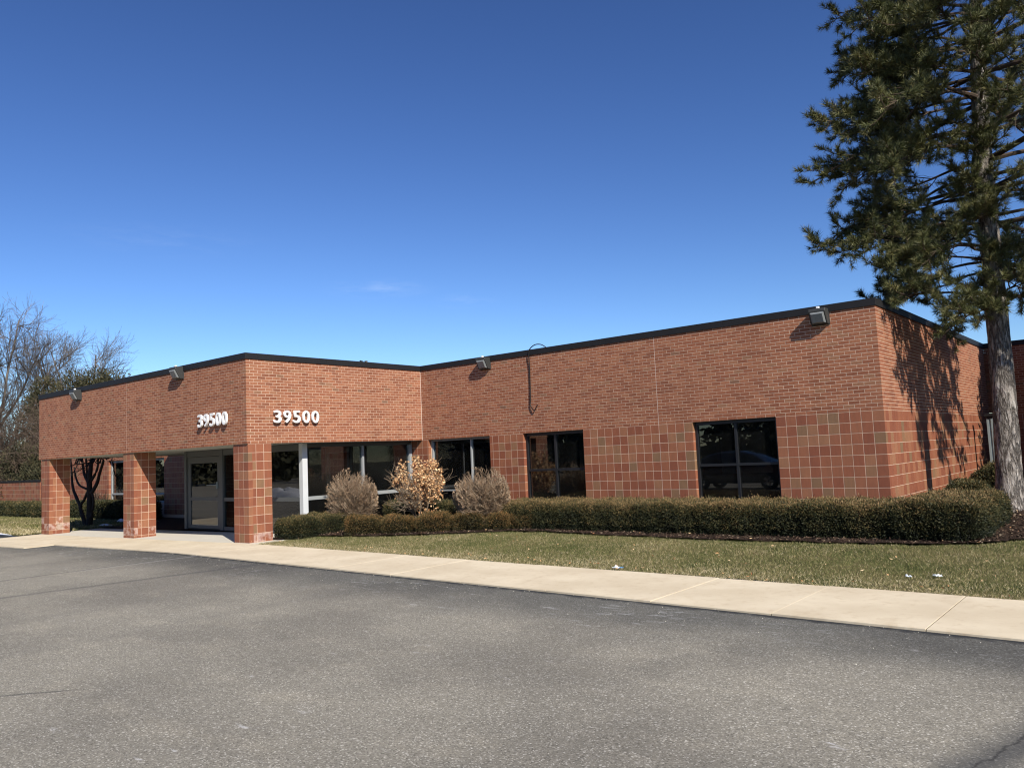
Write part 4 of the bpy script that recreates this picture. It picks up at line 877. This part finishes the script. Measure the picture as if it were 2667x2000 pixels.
thicket('brown bare thicket above the low wall, at the left picture edge', -50.2, 2.6, 7.2, 2.6, 42)
# wood beyond the parking lot (behind the viewer, mirrored in the panes)
acc = Acc()
sp = [(a, -52+6*math.sin(a*.3)) for a in np.arange(-78, 40, 5.5)]+[(-82+4*math.sin(b_), b_) for b_ in np.arange(-48, -14, 5.5)]
for (a, b_) in sp:
    n = 1500; H = 9+5*rng.random(); f = rng.random(n)**.6; ph = rng.random(n)*6.28; rr = (3.2*f+.2)*np.sqrt(rng.random(n)); P = np.stack([a+np.cos(ph)*rr, b_+np.sin(ph)*rr, H*(1-f*.97)], -1)
    acc.add(*leaf_quads(P, rng.normal(size=(n, 3)), .9, .5, np.clip(rng.normal(.35, .2, n), 0, 1)))
o = link('treeline', acc.mesh('treeline'), MT['cedar']); o['kind'] = 'stuff'; o['label'] = 'dark wood beyond the parking lot, mirrored in the panes'; o['category'] = 'wood'

# ------------------------------------------------------------------ lawn blades, mulch chips, leaves
def blades(name, n, xr, yr, ok, hmul=1., zoff=0., dry=0., label='', wd=.006):
    x = rng.uniform(*xr, n); y = rng.uniform(*yr, n); m = ok(x, y); x, y = x[m], y[m]; n = len(x)
    P = np.stack([x, y, gz(x, y)-.012+zoff], -1); D = norm(np.stack([rng.normal(size=n)*.8, rng.normal(size=n)*.8, np.ones(n)], -1))
    d0 = y-yb(x); pl = lump(np.stack([x, y, 0*x], -1), .35)*.55+lump(np.stack([x, y, 0*x], -1), .9)*.35
    rr = np.clip(rng.normal(.56+dry, .21, n)+.26*np.exp(-np.clip(d0, 0, 9)/.55)-.24*pl, 0, 1)
    V, F, R_ = needle_tris(P, D, .042*(.5+rng.random(n))*hmul, wd, rr)
    o = link(name, raw_mesh(name, V, F, {'rnd': R_}), MT['blade']); o['kind'] = 'stuff'; o['label'] = label; o['category'] = 'grass'
BED2 = BED.copy()
def lawn_ok(x, y): return (y > yb(x)-.01+.05*np.sin(x*23)*np.sin(x*7.1)) & ~inpoly(x, y+.05*np.sin(x*9), BED) & ~((x < -11.98) & (y < -4.8)) & ~((x < -11.9) & (y > -4.9)) & (y < 4)
blades('grass', 480000, (-12.1, 6.2), (-6.2, 3), lawn_ok, .78, wd=.0055, label='patchy green and straw coloured winter lawn')
blades('grass', 45000, (-46, -24.3), (-6.0, -1.4), lambda x, y: x < 99, 1.6, .02, .0, 'far strip of winter lawn left of the portico', .016)
def chips(name, n, ok, xr, yr, mat, size, label, cat, zoff=.03, parts=None):
    x = rng.uniform(*xr, n); y = rng.uniform(*yr, n); m = ok(x, y); x, y = x[m], y[m]; n = len(x); P = np.stack([x, y, gz(x, y)+zoff+.012*rng.random(n)], -1)
    D = rng.normal(size=(n, 3))*np.array([1, 1, .35]); V, F, R_ = leaf_quads(P, D, size*(.5+rng.random(n)), size*.45, rng.random(n), .1)
    o = link(name, raw_mesh(name, V, F, {'rnd': R_}), MT[mat]); o['kind'] = 'stuff'; o['label'] = label; o['category'] = cat
chips('mulch_chips', 60000, lambda x, y: inpoly(x, y, BED) & (y < 3), (-12.5, 5), (-4.9, 3), 'chip', .045, 'loose dark bark chips on the planting bed', 'mulch')
chips('fallen_leaves', 2600, lambda x, y: (inpoly(x, y, BED) & (rng.random(len(x)) < .5)) | ((np.abs(y-yb(x)-.12) < .25) & (rng.random(len(x)) < .8)) | lawn_ok(x, y) & (rng.random(len(x)) < .12), (-12.3, 6), (-6.1, 2.5), 'deadleaf', .04, 'scattered dry leaves on lawn and mulch', 'leaves', .04)
n = 1500; x = rng.uniform(-24, 6, n); y = yf(np.maximum(x, -12))-np.abs(rng.normal(size=n))*.5-.02; keep = (x > -18) & (rng.random(n) < .5); x, y = x[keep], y[keep]; n = len(x)
V, F, R_ = leaf_quads(np.stack([x, y, sx(x)-.014], -1), rng.normal(size=(n, 3))*np.array([1, 1, .2]), .014*(.3+rng.random(n)), .009, rng.random(n), .1)
o = link('gravel_bits', raw_mesh('gravel_bits', V, F, {'rnd': R_}), MT['slab']); o['kind'] = 'stuff'; o['label'] = 'loose grit along the sidewalk edge'; o['category'] = 'grit'
# wrapper and paper scraps
def scrap(name, label, x, y, s, mat, cat, seed):
    r = np.random.default_rng(seed); nx = 7; u = np.linspace(-1, 1, nx); U, W_ = np.meshgrid(u, u); z = .25*np.abs(r.normal(size=U.shape))+.22*np.sin(U*3+1)*np.cos(W_*2.5)
    V = np.stack([U*s+.12*s*r.normal(size=U.shape), W_*s*.55+.12*s*r.normal(size=U.shape), z*s], -1).reshape(-1, 3); i = np.arange(nx*nx).reshape(nx, nx)
    F = np.stack([i[:-1, :-1], i[:-1, 1:], i[1:, 1:], i[1:, :-1]], -1).reshape(-1, 4)
    o = link(name, raw_mesh(name, V, F), MT[mat]); o.location = (x, y, float(gz(x, y))+.02); md = o.modifiers.new('thick', 'SOLIDIFY'); md.thickness = .002
    return set_label(o, label, cat)
wr = thing('crumpled_wrapper', 'crumpled blue and white wrapper on the grass by the sidewalk', 'litter', (-2.30, -5.70, float(gz(-2.3, -5.7))+.02))
a = scrap('film', '', -2.33, -5.70, .05, 'paper', '', 1); b_ = scrap('printed_film', '', -2.26, -5.68, .035, 'blue', '', 2)
for q in (a, b_):
    del q['label']; del q['category']; l = q.location.copy(); q.parent = wr; q.location = l-wr.location
scrap('paper_scrap', 'left one of two white scraps on the lawn near the right edge', 1.41, -4.97, .035, 'paper', 'litter', 3)
scrap('paper_scrap', 'right one of two white scraps on the lawn near the right edge', 1.70, -4.83, .045, 'paper', 'litter', 4)
# snow remains
def snow(label, x, y, sx_, sy_, h, seed):
    r = np.random.default_rng(seed); n = 28; th = np.linspace(0, 2*np.pi, n, endpoint=False); V = [(0, 0, h)]; F = []
    e = 1+.25*np.sin(th*3+r.random()*6)+.15*np.sin(th*7+r.random()*6)
    rings = 6
    for k in range(1, rings+1):
        f = k/rings; zz = h*(1-f**2)*(1+.25*np.sin(th*4+k)); V += [(math.cos(a)*sx_*f*q, math.sin(a)*sy_*f*q, z_) for a, q, z_ in zip(th, e, zz)]
    for i in range(n): F.append([0, 1+i, 1+(i+1) % n])
    for k in range(rings-1):
        for i in range(n): F.append([1+k*n+i, 1+(k+1)*n+i, 1+(k+1)*n+(i+1) % n, 1+k*n+(i+1) % n])
    me = bpy.data.meshes.new('snow_patch'); me.from_pydata(V, [], F); me.update(); me.polygons.foreach_set('use_smooth', [True]*len(F)); o = link('snow_patch', me, MT['snow']); o.location = (x, y, float(gz(x, y))-.02)
    return set_label(o, label, 'snow')
snow('thin snow strip where the far lawn meets the drive at left', -26.6, -6.0, 2.0, .10, .05, 1)
snow('small snow patch below the hedge at the left edge', -41.5, -2.3, .9, .3, .08, 2)
snow('small snow patch by the dark tree behind the portico', -25.2, -3.0, .5, .2, .08, 3)
snow('melting snow patch below the shaded hedge behind the portico', -26.6, -1.75, .5, .2, .12, 5)
snow('ploughed snow pile on the lot, mirrored in the entrance glass', -36, -19, 3.2, 1.5, .5, 4)

# ------------------------------------------------------------------ parked car (mirrored in the window near the corner)
def car(label, x, y, rz):
    t = thing('parked_car', label, 'car', (x, y, float(sx(x))-.022), rz)
    prof = [(-2.30, .45), (-2.32, .75), (-2.22, .98), (-1.75, 1.06), (-1.10, 1.40), (-.55, 1.50), (.15, 1.50), (.75, 1.36), (1.35, 1.00), (2.05, .88), (2.28, .70), (2.30, .42)]
    st = np.array([p[0] for p in prof]); top = np.array([p[1] for p in prof]); xs = np.linspace(-2.32, 2.30, 44)
    V = []; ns = 14
    tz = np.interp(xs, st[1:-1], top[1:-1])
    for xx, zt in zip(xs, tz):
        hw = .90*(1-.18*max(0, (abs(xx)-1.7)/.6)**2); bot = .26+.10*max(0, (abs(xx)-1.9)/.4)
        belt = min(.92, zt)
        for k in range(ns):
            a = k/(ns-1)
            if a < .45: z_ = bot+(belt-bot)*a/.45; w_ = hw*(.93+.07*math.sin(math.pi*min(1, a/.45)))
            else: f = (a-.45)/.55; z_ = belt+(zt-belt)*math.sin(f*math.pi/2); w_ = hw*(.96-.30*f*(zt > 1.0)*min(1, (zt-.92)/.4))*(1 if f < .8 else 1-((f-.8)/.2)**2)
            V.append((xx, -w_, z_))
        for k in range(ns-1, -1, -1): V.append((xx, -V[len(V)-1-2*(ns-1-k)][1] if False else 0, 0))
    V = np.array(V).reshape(len(xs), 2*ns, 3); V[:, ns:, 0] = V[:, :ns, 0]; V[:, ns:, 1] = -V[:, :ns, 1][:, ::-1]; V[:, ns:, 2] = V[:, :ns, 2][:, ::-1]
    n, m = V.shape[:2]; i = np.arange(n*m).reshape(n, m); j = np.roll(i, -1, 1); F = np.stack([i[:-1], i[1:], j[1:], j[:-1]], -1).reshape(-1, 4)
    me = bpy.data.meshes.new('body'); me.from_pydata(V.reshape(-1, 3).tolist(), [], F.tolist()+[i[0].tolist(), i[-1][::-1].tolist()]); me.update(); me.polygons.foreach_set('use_smooth', [True]*len(me.polygons)); link('body', me, MT['carpaint'], t)
    for s in (-1, 1):
        for pts in ([(-1.25, .98), (-.35, .98), (-.35, 1.42), (-.62, 1.42), (-1.0, 1.28)], [(-.28, .98), (.95, .98), (.62, 1.30), (.2, 1.42), (-.28, 1.43)]):
            me = bpy.data.meshes.new('side_window'); q = [(a, s*(.885-.22*((c-.95)/.5)), c) for a, c in pts]; me.from_pydata(q, [], [list(range(5)) if s < 0 else list(range(4, -1, -1))]); me.update(); o = link('side_window', me, MT['carglass'], t); md = o.modifiers.new('t', 'SOLIDIFY'); md.thickness = .02
        for xx in (-1.40, 1.38):
            th = np.linspace(0, 2*np.pi, 28, endpoint=False); rp = [(.20, .0), (.31, .02), (.335, .06), (.335, .18), (.31, .22), (.20, .22)]
            V = np.array([[(xx+r*math.cos(a), s*(.92-d), .335+r*math.sin(a)) for a in th] for r, d in rp]); i = np.arange(6*28).reshape(6, 28); j = np.roll(i, -1, 1)
            w_ = link('wheel', raw_mesh('wheel', V.reshape(-1, 3), np.stack([i[:-1], i[1:], j[1:], j[:-1]], -1).reshape(-1, 4), smooth=True), MT['tyre'], t)
            bl = []
            V = []; F = []
            for k in range(5):
                a = k*2*np.pi/5; ca, sa = math.cos(a), math.sin(a); c = len(V)
                for (r, h) in ((.04, -.035), (.04, .035), (.21, .05), (.21, -.05)): V.append((xx+ca*r-sa*h, s*.915, .335+sa*r+ca*h))
                F.append([c, c+1, c+2, c+3])
            me = bpy.data.meshes.new('rim'); me.from_pydata(V, [], F); me.update(); o = link('rim', me, MT['rim'], w_); md = o.modifiers.new('t', 'SOLIDIFY'); md.thickness = .03
            boxes('wheel_well', [(xx-.38, xx+.38, min(s*.60, s*.885), max(s*.60, s*.885), .27, .70)], MT['black'], t, .1)
        boxes('headlight', [(2.08, 2.24, min(s*.55, s*.80), max(s*.55, s*.80), .66, .78)], MT['lens'], t, .03); boxes('tail_light', [(-2.34, -2.2, min(s*.5, s*.8), max(s*.5, s*.8), .78, .92)], MT['lampred'], t, .03)
        boxes('mirror', [(.62, .80, min(s*.90, s*1.08), max(s*.90, s*1.08), .96, 1.1)], MT['carpaint'], t, .03)
car('dark blue parked sedan on the lot, seen mirrored in the corner window', -9.2, -14.3, 0.)
